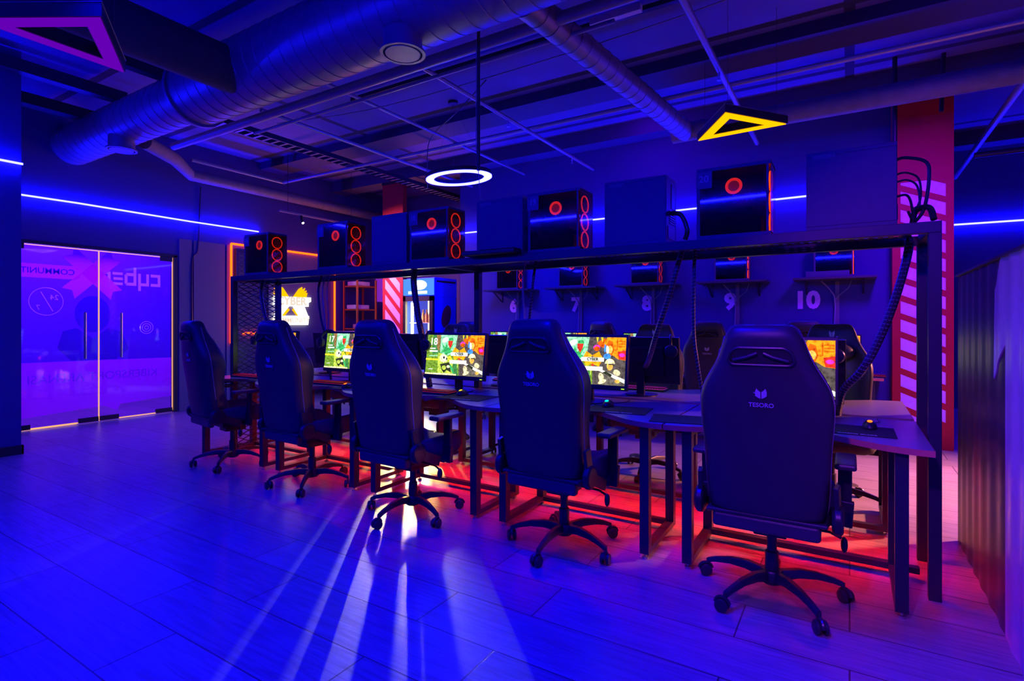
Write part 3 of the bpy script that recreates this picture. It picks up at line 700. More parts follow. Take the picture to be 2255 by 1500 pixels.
# ---------------------------------------------------------------- monitors
def ell(cu, cv, a, b, n=14, rot=0, t0=0, t1=2*PI):
    return [(cu+a*math.cos(t)*math.cos(rot)-b*math.sin(t)*math.sin(rot), cv+a*math.cos(t)*math.sin(rot)+b*math.sin(t)*math.cos(rot)) for t in [t0+(t1-t0)*k/n for k in range(n+(0 if t1-t0 > 6.2 else 1))]]
def rect(a, b, c, d): return [(a, c), (b, c), (b, d), (a, d)]
ART_POLY = [('olive', rect(0, 16, 0, 9)), ('green', rect(0, 3.9, 4.6, 9)), ('olive', rect(.0, 1.6, 3.2, 9)), ('brown', [(2.6, 9), (3.9, 9), (3.7, 5.2), (2.9, 6.0)]), ('mint', [(3.9, 9), (9.1, 9), (8.3, 5.4), (6, 4.2), (3.9, 5)]),
 ('grey', [(8.6, 9), (16, 9), (16, 0), (9.6, 0), (9.4, 4), (8.2, 5.6)]), ('lime', [(3.4, 5), (6, 4.4), (9.4, 2.6), (8.6, 0), (3.6, 0)]), ('green', [(7.7, 3.2), (8.9, 3.2), (9.3, 0), (7.9, 0)]),
 ('orange', [(12.4, 9), (16, 9), (16, 4.7), (14.6, 4.9), (13.3, 5.7), (12.8, 7.2)]), ('red', [(14.4, 6.3), (16, 6.6), (16, 4.8), (14.7, 4.9)]), ('magenta', ell(15.3, 5.7, .6, .35)),
 ('orange2', [(10.2, 7.9), (11.6, 8.8), (13.4, 8.2), (13.7, 6.6), (13.2, 5.4), (12.2, 6.8), (11.0, 7.2)]), ('yellow', [(10, 9), (10.5, 9), (10.3, 8.0)]), ('yellow', [(11, 9), (11.5, 9), (11.3, 8.0)]),
 ('magenta', ell(10.2, 7.0, .75, .55)), ('orange2', ell(10.2, 6.8, .6, .45)), ('skin', ell(12.9, 6.7, .55, .75, 12, .2)), ('white', ell(12.4, 6.6, .3, .85, 12, .1)), ('blue', ell(11.9, 6.9, .22, .8, 10)),
 ('blue', ell(12.4, 5.4, .75, .55)), ('orange', [(11.5, 7.8), (12.3, 9), (12.7, 9), (12.2, 7.5)]), ('orange2', rect(14.2, 14.4, 6.6, 8.7)), ('orange2', rect(14.5, 15.9, 8.2, 8.35)), ('orange2', rect(14.5, 15.9, 7.7, 7.85)), ('orange2', rect(14.5, 15.9, 7.2, 7.35)),
 ('leaf', [(4.2, 7.2), (5.3, 6.2), (5.6, 7.4), (6.1, 6.1), (7.9, 7.3), (6.9, 5.6), (8.2, 5.0), (6.4, 4.9), (5.4, 4.0), (5.2, 5.2), (4.0, 4.8), (4.9, 5.8)]), ('white', ell(5.2, 7.9, .9, .55, 12, .4)), ('leaf', ell(6.9, 7.9, .7, .55, 12)), ('red', [(6.1, 7.7), (7.4, 7.7), (7.3, 6.9), (6.8, 5.9), (6.2, 6.8)]),
 ('dark', [(4.2, 2.4), (6.9, 2.9), (7.5, .6), (6.2, 1.1), (5.4, .4), (4.7, 1.2)]), ('cream', ell(5.1, 3.7, 1.15, .95, 14, -.3)), ('white', ell(5.3, 3.8, .6, .6)), ('dark', ell(5.2, 3.9, .28, .3)), ('dark', ell(6.0, 3.6, .2, .3)), ('yellow', ell(7.0, 3.6, .5, .8, 12, .5)), ('lime', ell(5.4, 1.6, .6, .5)), ('cream', ell(6.6, 1.9, .5, .3)), ('leaf', [(7.2, 2.4), (8.0, 1.5), (8.6, .3), (8.2, .2), (7.3, 1.4), (6.9, 2.2)]),
 ('vest', [(11.6, 0), (11.4, 2.0), (12.6, 2.9), (14.2, 2.7), (15.2, 1.9), (15.4, 0)]), ('beige', ell(14.4, 2.4, .75, .55, 12, -.4)), ('beige', ell(11.4, 1.3, .55, 1.0, 12, .3)), ('skin', ell(13.0, 3.6, .62, .85, 14)), ('dark', rect(12.7, 13.6, 3.8, 4.0)), ('cream', ell(13.0, 4.1, .98, .85, 14, 0, 0, PI)), ('beige', rect(12.0, 14.0, 4.0, 4.25)),
 ('white', [(10.9, 2.6), (11.3, 2.9), (16, 1.2), (16, .45)]), ('dark', [(11.6, 2.3), (12.2, 2.6), (13.5, 2.0), (13.3, 1.5)]), ('skin', ell(14.6, .8, .5, .35)), ('cream', ell(11.6, .6, .9, .35, 12, .4)),
 ('logo_orange', [(7.5, 5.2), (8.3, 4.6), (9.4, 5.4), (10.6, 4.6), (11.4, 5.2), (10.7, 6.3), (9.4, 5.5), (8.1, 6.3)]), ('logo_orange', [(7.7, 4.3), (11.3, 4.3), (10.8, 3.4), (9.4, 3.9), (8.2, 3.4)]), ('red', [(9.1, 3.5), (9.9, 3.5), (9.5, 4.0)]),
 ('white', rect(7.1, 11.8, 4.35, 5.15)), ('white', rect(6.9, 11.6, 2.6, 3.4)), ('white', rect(.9, 2.6, 5.75, 6.0)), ('white', rect(.9, 3.3, 5.1, 5.45)), ('mint', rect(.9, 3.3, 4.1, 4.35)), ('yellow', rect(0, 3.6, 3.2, 3.6)), ('white', rect(.9, 2.2, 1.1, 1.25)), ('cream', rect(0, 9, 0, .35))]
def make_monitor(label, number, led=True):
    t = thing('monitor', label, 'monitor')
    sw, sh, zc = .532, .300, .0
    m = MB(); m.box(-.280, .280, -.004, .03, -.18, .168); m.box(-.17, .17, .03, .055, -.12, .10)
    m.M = Matrix.Identity(4)
    tl = T(0, -.01, .270) @ RX(math.radians(-7))
    b = MB(); b.M = tl; b.v = [tuple(tl @ Vector(v)) for v in m.v]; b.f = m.f; b.m = m.m
    b.build('housing', 'plastic', t, bevel=.004)
    s = MB(); s.M = tl @ T(-sw/2, -.0045, -sh/2) @ FRONT; names = []; u = sw/16
    for i, (c, P) in enumerate(ART_POLY):
        if 'art_'+c not in names: names.append('art_'+c)
        s.add([(a*u, b_*u, .00006*(i+1)) for a, b_ in P], [tuple(range(len(P)))], names.index('art_'+c))
    s.build('screen', names, t)
    n = MB(); n.M = tl @ T(-sw/2+2.0*u, -.0095, -sh/2+7.4*u) @ FRONT; n.text(number, .075, 0, .0003, .0012); n.build('screen_number', 'art_white', t)
    n = MB(); n.M = tl @ T(-sw/2+9.5*u, -.0095, -sh/2+4.75*u) @ FRONT; n.text('CYBER', .026, 0, .0003, .001); n.build('screen_lettering', 'art_dark', t)
    if led: n = MB(); n.M = tl; n.box(.245, .265, -.006, -.003, -.171, -.166); n.build('power_light', 'power_led', t)
    n = MB(); n.box(-.03, .03, .03, .055, .012, .26); n.build('stand_neck', 'plastic', t, bevel=.004)
    n = MB(); n.lathe([(.001, 0), (.12, 0), (.12, .008), (.03, .014), (.001, .014)], 28, (0, .03, 0)); n.build('stand_base', 'plastic', t, smooth=True)
    return t
ZT = .762
mx = [-.347, -1.523, -2.647, -3.874, -4.90]
mlab = {20: 'monitor on the end desk by the pillar, orange edge of its picture beside the chair', 19: 'monitor showing a soldier picture next to the bare monitor backs', 18: 'monitor showing number eighteen', 17: 'monitor showing number seventeen', 16: 'monitor showing number sixteen by the mesh'}
for x, n in zip(mx, (20, 19, 18, 17, 16)):
    o = make_monitor(mlab[n], str(n)); o.location = (x, 3.42, ZT); o.scale = (1.06, 1.06, 1.06); o['group'] = 'monitors on the near desks'
mb0 = make_monitor('back of a black monitor on the far desk row at the pillar end', '15'); mb0.location = (-.30, 4.02, ZT); mb0.rotation_euler = (0, 0, PI); mb0['group'] = 'monitors on the far desks'
for k, (x, n, lab) in enumerate([(-1.33, '14', 'back of a black monitor with cables, beside the soldier picture monitor'), (-2.55, '13', 'back of a dark monitor between monitor eighteen and the next chair'), (-3.70, '12', 'back of a black monitor behind monitor seventeen'), (-4.80, '11', 'back of a black monitor behind monitor sixteen')]):
    o = make_monitor(lab, n, False); o.location = (x, 4.02, ZT); o.rotation_euler = (0, 0, PI); o['group'] = 'monitors on the far desks'
wx = [-.17, -1.06, -2.29, -3.36, -4.43]
for x, n in zip(wx, (10, 9, 8, 7, 6)):
    o = make_monitor('monitor on the wall desk under number %s' % NW[n], str(n)); o.location = (x, 6.95, .745); o['group'] = 'monitors on the wall desks'

# ---------------------------------------------------------------- keyboards, mice, pads, headsets
def make_keyboard(label, keys='key_red'):
    t = thing('keyboard', label, 'keyboard')
    MB().box(-.22, .22, -.07, .07, 0, .016).build('keyboard_body', 'plastic', t, bevel=.004)
    m = MB(); k = MB()
    for r in range(5):
        for c in range(20 if r else 20):
            x = -.208+c*.0212; y = -.058+r*.0232
            m.box(x, x+.0165, y, y+.0185, .018, .026); k.box(x-.001, x+.0185, y-.0015, y+.0205, .0162, .0178)
            k.box(x+.005, x+.0115, y+.005, y+.0135, .0262, .0266)
    m.build('keycaps', 'plastic', t); k.build('key_lighting', keys, t)
    return t
def make_mouse(label, gm='mouse_light'):
    t = thing('mouse', label, 'mouse')
    MB().ball((0, 0, .004), .033, .060, .036, 18, 9, z0=0).build('mouse_body', 'plastic', t, smooth=True)
    m = MB(); m.M = T(0, -.022, .0375) @ RX(.25); m.ball((0, 0, 0), .012, .015, .002); m.build('mouse_light', gm, t)
    MB().tube([(0, .058, .01), (.01, .12, .005), (.05, .2, .005), (.04, .3, .005)], .0022, 6).build('mouse_cord', 'cable', t, smooth=True)
    return t
def make_pad(label):
    t = thing('mouse_pad', label, 'mouse pad')
    MB().box(-.19, .19, -.14, .14, 0, .004).build('pad_sheet', 'mat_black', t, bevel=.001)
    m = MB(); m.M = T(0.03, -.122, .0042); m.text('GAMING GLADE', .022, 0, .0002, .0006); m.build('pad_lettering', 'white_print', t)
    return t
st_names = {0: 'the pillar-end desk', 1: 'the desk with the soldier picture monitor', 2: 'the desk of monitor eighteen', 3: 'the desk of monitor seventeen', 4: 'the desk of monitor sixteen'}
pad0 = kb0 = None
mg = ['mouse_light', 'mouse_cyan', 'mouse_yellow', 'mouse_light', 'mouse_light']
pads = [(.0, 3.23), (-1.22, 3.22), (-2.36, 3.18), (-3.47, 3.16), (-4.66, 3.18)]
mice = [(.087, 3.32), (-1.32, 3.30), (-2.45, 3.25), (-3.52, 3.10), (-4.72, 3.2)]
kbs = [(-.46, 3.24), (-1.66, 3.25), (-2.76, 3.24), (-3.89, 3.24), (-5.08, 3.24)]
for i in range(5):
    if i == 0: pad0 = make_pad('black mouse pad on '+st_names[i]); pad0['group'] = 'mouse pads on the near desks'; pad0.location = (*pads[0], ZT)
    else: dup(pad0, (*pads[i], ZT), [.0, .12, .05, 0, 0][i], 'black mouse pad on '+st_names[i])
    o = make_mouse({0: 'mouse glowing orange on ', 1: 'mouse with a cyan light on ', 2: 'mouse with a yellow light on ', 3: 'mouse glowing orange on ', 4: 'mouse glowing orange on '}[i]+st_names[i], mg[i])
    o.location = (*mice[i], ZT+.0045); o['group'] = 'mice on the near desks'
    if i == 0: kb0 = make_keyboard('black keyboard with red lit keys on '+st_names[i]); kb0['group'] = 'keyboards on the near desks'; kb0.location = (*kbs[0], ZT)
    else: dup(kb0, (*kbs[i], ZT), [0, 0, .08, .03, 0][i], 'black keyboard with red lit keys on '+st_names[i])
extra = thing('mouse_pad', 'dark square pad lying across the seam near the pillar-end chair', 'mouse pad', (-.80, 3.08, ZT), .2)
MB().box(-.16, .16, -.13, .13, 0, .004).build('pad_sheet', 'mat_black', extra)
kbm = None
for i, x in enumerate((-.25, -1.45, -2.62, -3.75, -4.85)):
    lab = 'keyboard with magenta lit keys on the far desk opposite '+['the pillar-end desk', 'the soldier picture monitor', 'monitor eighteen', 'monitor seventeen', 'monitor sixteen'][i]
    if i == 0: kbm = make_keyboard(lab, 'key_magenta'); kbm.location = (x, 4.30, ZT); kbm.rotation_euler = (0, 0, PI); kbm['group'] = 'keyboards on the far desks'
    else: dup(kbm, (x, 4.30, ZT), PI, lab)
def make_headset(label):
    t = thing('headset', label, 'headset')    # origin at the top of the band
    m = MB(); m.torus((0, 0, -.095), .088, .009, 'y', 24, 10, a0=-.1, a1=PI+.1, sq=1.05); m.torus((0, 0, -.10), .082, .006, 'y', 24, 8, a0=.5, a1=PI-.5, sq=1.0); m.build('headband', 'plastic', t, smooth=True)
    for s in (-1, 1):
        m = MB(); m.lathe([(.001, .0), (.042, .0), (.048, .012), (.042, .028), (.001, .032)], 22, (s*.085, 0, -.115), 'x') if s > 0 else m.lathe([(.001, .0), (.042, .0), (.048, -.012), (.042, -.028), (.001, -.032)], 22, (s*.085, 0, -.115), 'x')
        m.build('ear_cup', 'plastic', t, smooth=True)
        m = MB(); m.torus((s*.08, 0, -.115), .033, .011, 'x', 22, 8); m.build('ear_pad', 'pu_side', t, smooth=True)
    MB().tube([(.09, 0, -.15), (.10, -.03, -.19), (.06, -.07, -.22)], .003, 6).build('microphone_arm', 'plastic', t, smooth=True)
    return t
HZ = ZT+1.06*(.270+.168)+.012
hs0 = make_headset('headset hanging over the top corner of monitor seventeen'); hs0['group'] = 'headsets hung on monitors'; hs0.location = (-3.874-.275, 3.44, HZ); hs0.rotation_euler = (0, 0, PI/2-.15)
for x, y, rz, lab in [(-4.90-.275, 3.44, PI/2-.1, 'headset hanging over the top corner of monitor sixteen'), (-2.647-.27, 3.43, PI/2+.3, 'headset hanging over the top corner of monitor eighteen'),
                      (-.347-.26, 3.44, PI/2, 'headset hanging on the monitor behind the pillar-end chair'), (-1.12, 4.02, PI/2+.3, 'headset hanging on the bare monitor back beside the soldier picture'),
                      (-2.36, 4.03, PI/2-.2, 'headset hanging on the dark monitor back behind monitor eighteen'), (-.07, 4.02, PI/2, 'headset hanging on the monitor back at the pillar end'),
                      (-1.20, 6.96, PI/2, 'headset hanging on the wall desk monitor under number nine'), (-.02, 6.96, PI/2, 'headset hanging on the wall desk monitor under number ten')]:
    z = HZ if y < 3.9 else (ZT+.270+.168+.012 if y < 5 else .745+.270+.168+.012)
    dup(hs0, (x, y, z), rz, lab)

# ---------------------------------------------------------------- computers
def make_pc(label, number=None, fans=True):
    t = thing('desktop_computer', label, 'computer')      # front to +X, glass side to -Y
    L, Wd, Hh = .195, .105, .405
    m = MB(); m.box(-L, L, -Wd, Wd, .0, .022); m.box(-L, L, -Wd, Wd, Hh-.02, Hh); m.box(-L, L, Wd-.004, Wd, .022, Hh-.02); m.box(-L, -L+.004, -Wd, Wd, .022, Hh-.02)
    m.box(-L, -L+.02, -Wd, -Wd+.01, .02, Hh-.02); m.box(L-.024, L-.012, -Wd, -Wd+.01, .02, Hh-.02)
    for x in (-.15, .15): m.box(x-.02, x+.02, -Wd+.01, Wd-.01, -.0, .003)
    m.build('case_shell', 'case_paint', t, bevel=.003)
    MB().box(-L+.02, L-.024, -Wd, -Wd+.003, .022, Hh-.02).build('glass_side', 'glass_dark', t)
    m = MB(); m.box(-L+.006, L-.05, Wd-.03, Wd-.02, .11, Hh-.03); m.box(-L+.006, L-.05, -Wd+.012, Wd-.02, .022, .105); m.box(-.10, .10, -.07, Wd-.03, .15, .17); m.build('interior_parts', 'case_dark', t, bevel=.002)
    if fans:
        m = MB(); m.box(L-.004, L, -Wd+.004, Wd-.004, .004, Hh-.004); m.build('front_glass', 'glass_dark', t)
        for k in range(3):
            z = .075+k*.118
            m = MB(); m.torus((L-.012, 0, z), .054, .0048, 'x', 30, 8); r = m.build('fan_light_ring', 'fan_ring', t, smooth=True)
            m = MB(); m.lathe([(.001, 0), (.018, 0), (.018, .012), (.001, .012)], 16, (L-.03, 0, z), 'x')
            for q in range(7):
                a = 2*PI*q/7; c, s_ = math.cos(a), math.sin(a); c2, s2 = math.cos(a+.45), math.sin(a+.45)
                m.add([(L-.028, .016*c, z+.016*s_), (L-.018, .016*c2, z+.016*s2), (L-.018, .048*c2, z+.048*s2), (L-.030, .048*c, z+.048*s_)], [(0, 1, 2, 3)])
            m.build('fan_blades', 'maroon', t)
    m = MB(); m.M = T(.0, -Wd+.035, .295); m.torus((0, 0, 0), .038, .008, 'y', 26, 8); m.build('cooler_light', 'fan_ring', t, smooth=True)
    m = MB(); m.M = T(.0, -Wd+.04, .295); m.lathe([(.001, 0), (.034, 0), (.030, .004), (.001, .004)], 20, (0, 0, 0), 'y'); m.build('cooler_fan', 'fan_core', t)
    # rear: port block, slots, power supply
    m = MB(); m.box(-L-.003, -L, -.07, .0, .22, .37); m.box(-L-.004, -L, -.075, .075, .03, .105)
    for k in range(6): m.box(-L-.004, -L, -.07, .04, .125+k*.014, .133+k*.014)
    m.build('rear_ports', 'dark_metal', t)
    if number:
        g = MB().box(-L-.002, -L+.085, -Wd-.004, -Wd-.001, Hh-.115, Hh-.02).build('number_label', 'label_plate', t)
        m = MB(); m.M = T(-L+.041, -Wd-.0045, Hh-.062) @ FRONT; m.text(number, .055, 0, .0005, .0008); m.build('number_lettering', 'logo', g)
    else:
        m = MB(); m.box(L-.13, L-.03, Wd, Wd+.001, Hh-.035, Hh-.015); m.build('side_sticker', 'label_plate', t)
    return t
PCY = 3.335
for x, n, lab in [(-.555, '20', 'computer labelled twenty with glowing orange fans'), (-1.68, '19', 'computer labelled nineteen with glowing orange fans'), (-2.76, '18', 'computer with glowing orange fans next to the red pillar stripe, third from the rack corner'),
                  (-3.86, '17', 'computer with three orange fan rings on the rack above monitor seventeen'), (-4.97, '16', 'computer with three orange fan rings at the mesh end of the rack')]:
    o = make_pc(lab, n); o.location = (x, PCY, 1.779); o['group'] = 'glass-sided computers on the rack'
spc = make_pc('plain-sided computer at the rack corner with curled cables behind'); spc.location = (.002, PCY, 1.779); spc.rotation_euler = (0, 0, PI); spc['group'] = 'plain-sided computers on the rack'
for x, lab in [(-1.12, 'plain-sided computer on the rack between numbers nineteen and twenty'), (-2.11, 'plain-sided computer on the rack behind the flat black box'), (-3.18, 'plain-sided computer on the rack below the far red pillar')]:
    dup(spc, (x, PCY, 1.779), PI, lab)
wpc = None
for x, n in zip((-.15, -1.22, -2.29, -3.36, -4.43), (10, 9, 8, 7, 6)):
    lab = 'computer with orange fans on the wall shelf above number %s' % NW[n]
    if wpc is None: wpc = make_pc(lab); wpc.location = (x, 7.10, 1.815); wpc['group'] = 'computers on the wall shelves'
    else: dup(wpc, (x, 7.10, 1.815), 0, lab)
sh0 = None
for x, n in zip((-.15, -1.22, -2.29, -3.36, -4.43), (10, 9, 8, 7, 6)):
    lab = 'dark wall shelf above number %s' % NW[n]
    if sh0 is None:
        sh0 = thing('wall_shelf', lab, 'shelf', (x, 7.3, 1.79), 0, 'wall shelves for computers')
        MB().box(-.40, .40, -.36, -.001, 0, .025).build('shelf_board', 'shelf_wood', sh0, bevel=.002)
        for s in (-.28, .28):
            b = MB(); b.bar((s, -.005, -.16), (s, -.005, 0), .02, .01, up=(0, 1, 0)); b.bar((s, -.01, -.15), (s, -.25, -.004), .02, .006); b.build('bracket', 'black_metal', sh0)
    else: dup(sh0, (x, 7.3, 1.79), 0, lab)
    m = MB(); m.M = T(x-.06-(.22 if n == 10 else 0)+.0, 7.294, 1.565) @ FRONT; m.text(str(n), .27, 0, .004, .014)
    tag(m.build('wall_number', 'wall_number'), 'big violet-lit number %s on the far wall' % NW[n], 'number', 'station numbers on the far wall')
    m = MB(); s = x
    m.tube([(s-.13, 7.2, 1.79), (s-.05, 7.22, 1.70), (s+.0, 7.25, 1.62), (s+.01, 7.26, 1.5), (s+.0, 7.25, 1.2), (s-.01, 7.2, 1.1)], .007, 8)
    m.tube([(s+.17, 7.2, 1.78), (s+.14, 7.24, 1.70), (s+.05, 7.25, 1.62), (s+.01, 7.255, 1.57)], .004, 6)
    tag(m.build('cable_bundle', 'spiral', smooth=True), 'thin cables hanging down the wall across number %s' % NW[n], 'cable', 'cables on the far wall')
    m = MB().box(s+.01, s+.05, 7.27, 7.299, .8, 1.78); tag(m.build('cable_duct', 'wall_panel'), 'slim upright cable duct on the wall beside number %s' % NW[n], 'cable duct', 'cable ducts on the far wall')
tag(MB().box(-.42, .0, 6.96, 7.0-.005, 1.815, 1.88).build('flat_box', 'case_paint', bevel=.003), 'flat grey box in front of the computer above number ten', 'box')
# wall desks
wd0 = None
for x, n in zip((-.22, -1.25, -2.28, -3.31, -4.34), (10, 9, 8, 7, 6)):
    lab = 'narrow wall desk under number %s' % NW[n]
    if wd0 is None:
        wd0 = thing('wall_desk', lab, 'desk', (x, 6.9, 0), 0, 'desks along the far wall')
        MB().box(-.512, .512, -.30, .38, .718, .744).build('tabletop', 'desk_top', wd0)
        MB().box(-.512, .512, -.303, -.30, .718, .744).build('edge_band', 'desk_edge', wd0)
        for sx in (-.42, .42):
            MB().box(sx-.02, sx+.02, -.27, -.23, 0, .718).build('leg', 'black_metal', wd0); MB().box(sx-.02, sx+.02, .3, .34, 0, .718).build('leg', 'black_metal', wd0)
    else: dup(wd0, (x, 6.9, 0), 0, lab)
for x, n in ((.05, 10), (-1.35, 9), (-2.35, 8)):
    dup(kb0, (x+.05, 6.74, .744), 0, 'keyboard on the wall desk under number %s' % NW[n], 'keyboards on the wall desks')
tag(MB().box(-4.6, .25, 7.24, 7.25, .70, .71).build('desk_light_strip', 'neon_soft'), 'orange light strip below the back of the wall desks', 'light strip')
tag(MB().box(-2.36, -1.92, 3.12, 3.222, 1.779, 1.815).build('flat_box', 'case_dark', bevel=.008), 'flat black box lying on the front edge of the rack', 'box')
# ---------------------------------------------------------------- cables from the rack
def cable(name, pts, r, label, group=None, mt='cable', wrap=False):
    P = []
    V = [Vector(p) for p in pts]     # Catmull-Rom
    for i in range(len(V)-1):
        a, b, c, d = V[max(0, i-1)], V[i], V[i+1], V[min(len(V)-1, i+2)]
        for k in range(6):
            t = k/6; P.append(.5*((2*b)+(-a+c)*t+(2*a-5*b+4*c-d)*t*t+(-a+3*b-3*c+d)*t**3))
    P.append(V[-1])
    m = MB(); m.tube(P, r, 8)
    t = m.build(name, mt, smooth=True)
    if wrap:
        L = [0]
        for a, b in zip(P[:-1], P[1:]): L.append(L[-1]+(b-a).length)
        n = int(L[-1]/.022); q = []
        def at(s):
            for i in range(len(P)-1):
                if s <= L[i+1] or i == len(P)-2: return P[i].lerp(P[i+1], (s-L[i])/(L[i+1]-L[i]+1e-9)), (P[i+1]-P[i]).normalized()
        for k in range(n*6):
            p, dd = at(L[-1]*k/(n*6)); u = dd.cross(Vector((0, 1, 0))); u = u.normalized() if u.length > .1 else Vector((1, 0, 0)); v = dd.cross(u); a = 2*PI*k/6
            q.append(p+(u*math.cos(a)+v*math.sin(a))*(r+.001))
        MB().tube(q, .0016, 4).build('spiral_wrap', 'spiral', t)
    return tag(t, label, 'cable', group)
cable('cable_bundle', [(.265, 3.62, 1.765), (.262, 3.52, 1.68), (.21, 3.50, 1.45), (.14, 3.49, 1.23), (.06, 3.50, 1.05), (-.03, 3.60, .92), (-.06, 3.72, .765)], .020, 'thick black cable bundle sweeping down beside the rack corner post', wrap=True)
cable('cable_bundle', [(-.90, 3.50, 1.765), (-.92, 3.46, 1.66), (-.98, 3.46, 1.45), (-1.07, 3.5, 1.22), (-1.18, 3.7, 1.05), (-1.28, 3.93, .98)], .017, 'black cable bundle swinging down to the bare monitor backs', wrap=True)
cable('cable_bundle', [(-.82, 3.5, 1.765), (-.82, 3.46, 1.6), (-.82, 3.46, 1.25), (-.80, 3.47, 1.05), (-.78, 3.52, .85), (-.77, 3.54, .764)], .011, 'spiral-wrapped cable hanging straight down behind the pillar-end chair', wrap=True)
cable('cable_bundle', [(-2.05, 3.5, 1.765), (-2.05, 3.46, 1.6), (-2.03, 3.46, 1.2), (-2.02, 3.50, .95), (-2.0, 3.55, .764)], .007, 'thin pale spiral cable hanging behind the middle chair, on its door side', mt='spiral', wrap=True)
cable('cable_bundle', [(-1.96, 3.5, 1.765), (-1.965, 3.46, 1.6), (-2.0, 3.46, 1.3), (-2.06, 3.48, 1.1), (-2.10, 3.55, .764)], .010, 'thin dark cable hanging behind the middle chair, crossing the pale spiral one', wrap=True)
cable('cable_bundle', [(-3.12, 3.5, 1.765), (-3.11, 3.45, 1.66), (-3.07, 3.45, 1.4), (-3.03, 3.46, 1.2), (-3.02, 3.55, .764)], .026, 'thick black cable bundle hanging in front of the drinks fridge', wrap=True)
cable('cable_bundle', [(-5.25, 3.5, 1.765), (-5.22, 3.45, 1.6), (-5.14, 3.45, 1.35), (-5.02, 3.46, 1.2), (-4.9, 3.48, 1.1)], .018, 'dark cable bundle hanging in front of the end mesh of the rack', wrap=True)
for dx, r, nm in ((0, .011, 'dark'), (.06, .005, 'pale'), (.12, .004, 'thin pale')):
    cable('cable_bundle', [(-4.33+dx, 3.5, 1.765), (-4.32+dx, 3.45, 1.6), (-4.28+dx*.9, 3.45, 1.35), (-4.22+dx*.2, 3.46, 1.15), (-4.2, 3.5, .764)], r, nm+' cable of the three hanging between the bright sign and the neon tube', None, 'cable' if dx == 0 else 'spiral')
for k, (z0, xx, yy, r) in enumerate(((2.12, .33, 3.34, .008), (2.05, .30, 3.36, .005), (2.0, .29, 3.30, .005), (1.94, .27, 3.37, .006))):
    cable('computer_cable', [(.20, yy, z0), (.24, yy, z0+.005), (xx-.01, yy, z0-.03), (xx, yy, z0-.12), (xx-.02, yy, 1.86), (.27, yy+.02, 1.80), (.24, yy+.06, 1.795)], r,
          ['thickest and highest cable curling from the back of the corner computer', 'second cable down curling from the back of the corner computer', 'third cable down curling from the back of the corner computer', 'lowest cable curling from the back of the corner computer'][k])
cable('cable_bundle', [(.27, 3.40, 1.80), (.28, 3.36, 1.86), (.33, 3.33, 1.865), (.345, 3.30, 1.80)], .014, 'looped cable end resting on the rack corner')
for x, lab in ((-.88, 'dark cables standing behind the plain computer between numbers nineteen and twenty'), (-1.87, 'dark cables standing beside the computer labelled nineteen')):
    cable('cable_bundle', [(x-.04, 3.33, 1.97), (x+.02, 3.31, 1.95), (x+.06, 3.30, 1.86), (x+.045, 3.31, 1.80)], .014, lab)

# ---------------------------------------------------------------- ceiling services
def vduct(name, segs, label, mt='galv', ribs=True, cat='duct'):
    t = thing(name, label, cat)
    for (p, q, r) in segs:
        p = Vector(p); q = Vector(q); m = MB(); m.tube([p, q], r, 40); m.build('duct_section', mt, t, smooth=True)
        if ribs:
            m = MB(); n = int((q-p).length/.15); d = (q-p).normalized(); u = d.cross(Vector((0, 0, 1))).normalized(); v = d.cross(u)
            for k in range(1, n):
                c = p+(q-p)*k/n; ring = [c+d*(.045*a/(2*PI))*1+(u*math.cos(a)+v*math.sin(a))*(r+.001) for a in [2*PI*j/36 for j in range(36)]]
                m.tube(ring, .0035, 5, True)
            m.build('duct_seam', mt, t, smooth=True)
    return t
D = vduct('ventilation_duct', [((-8.42, 2.95, 3.56), (-5.50, 2.95, 3.58), .235), ((-5.50, 2.95, 3.58), (1.5, 2.95, 3.61), .30)], 'large round spiral duct crossing the ceiling above the desks')
MB().lathe([(.235, -.02), (.325, -.02), (.325, .02), (.235, .02)], 40, (-5.50, 2.95, 3.58), 'x').build('duct_collar', 'galv', D, smooth=True)
vduct('ventilation_duct', [((-1.86, 3.16, 3.47), (-1.60, 6.36, 3.50), .105)], 'narrow round duct branching towards the triangle lamp', 'galv')
vduct('ventilation_duct', [((-1.75, 6.38, 3.50), (4.8, 6.38, 3.50), .105)], 'narrow round duct running past the striped pillar top', 'insul', False)
vduct('insulated_duct', [((-4.62, -0.60, 3.52), (-4.62, 2.8, 3.52), .19)], 'dark wrapped duct joining the large spiral duct from the viewer side', 'insul_dark', False)
m = MB(); m.tube([(-7.13, 3.2, 3.46), (-7.55, 3.75, 3.46), (-8.15, 4.27, 3.46), (-8.15, 8.7, 3.46)], .085, 18); tag(m.build('insulated_duct', 'insul', smooth=True), 'wrapped pipe running along the wall above the neon frame', 'duct')
def diffuser(x, y, z, r, lab):
    t = thing('air_diffuser', lab, 'air vent', (x, y, z))
    MB().lathe([(r*.85, .15), (r*.85, .02), (r, .015), (r, 0), (r*.86, 0), (r*.82, .03)], 36).build('diffuser_collar', 'galv', t, smooth=True)
    MB().lathe([(.001, -.005), (r*.76, -.002), (r*.78, .012), (.001, .014)], 36).build('diffuser_plate', 'galv', t, smooth=True)
diffuser(-2.68, 2.86, 3.20, .16, 'round white vent under the large duct near the hanging pole')
diffuser(-6.98, 2.9, 3.25, .15, 'round vent under the narrow end of the large duct')
def pipe(name, pts, r, label, mt='pipe', cat='pipe', group=None):
    return tag(MB().tube(pts, r, 14).build(name, mt, smooth=True), label, cat, group)
pipe('ceiling_pipe', [(-6.95, 3.44, 3.44), (4.8, 3.44, 3.46)], .045, 'thick greyish pipe running beside the large spiral duct')
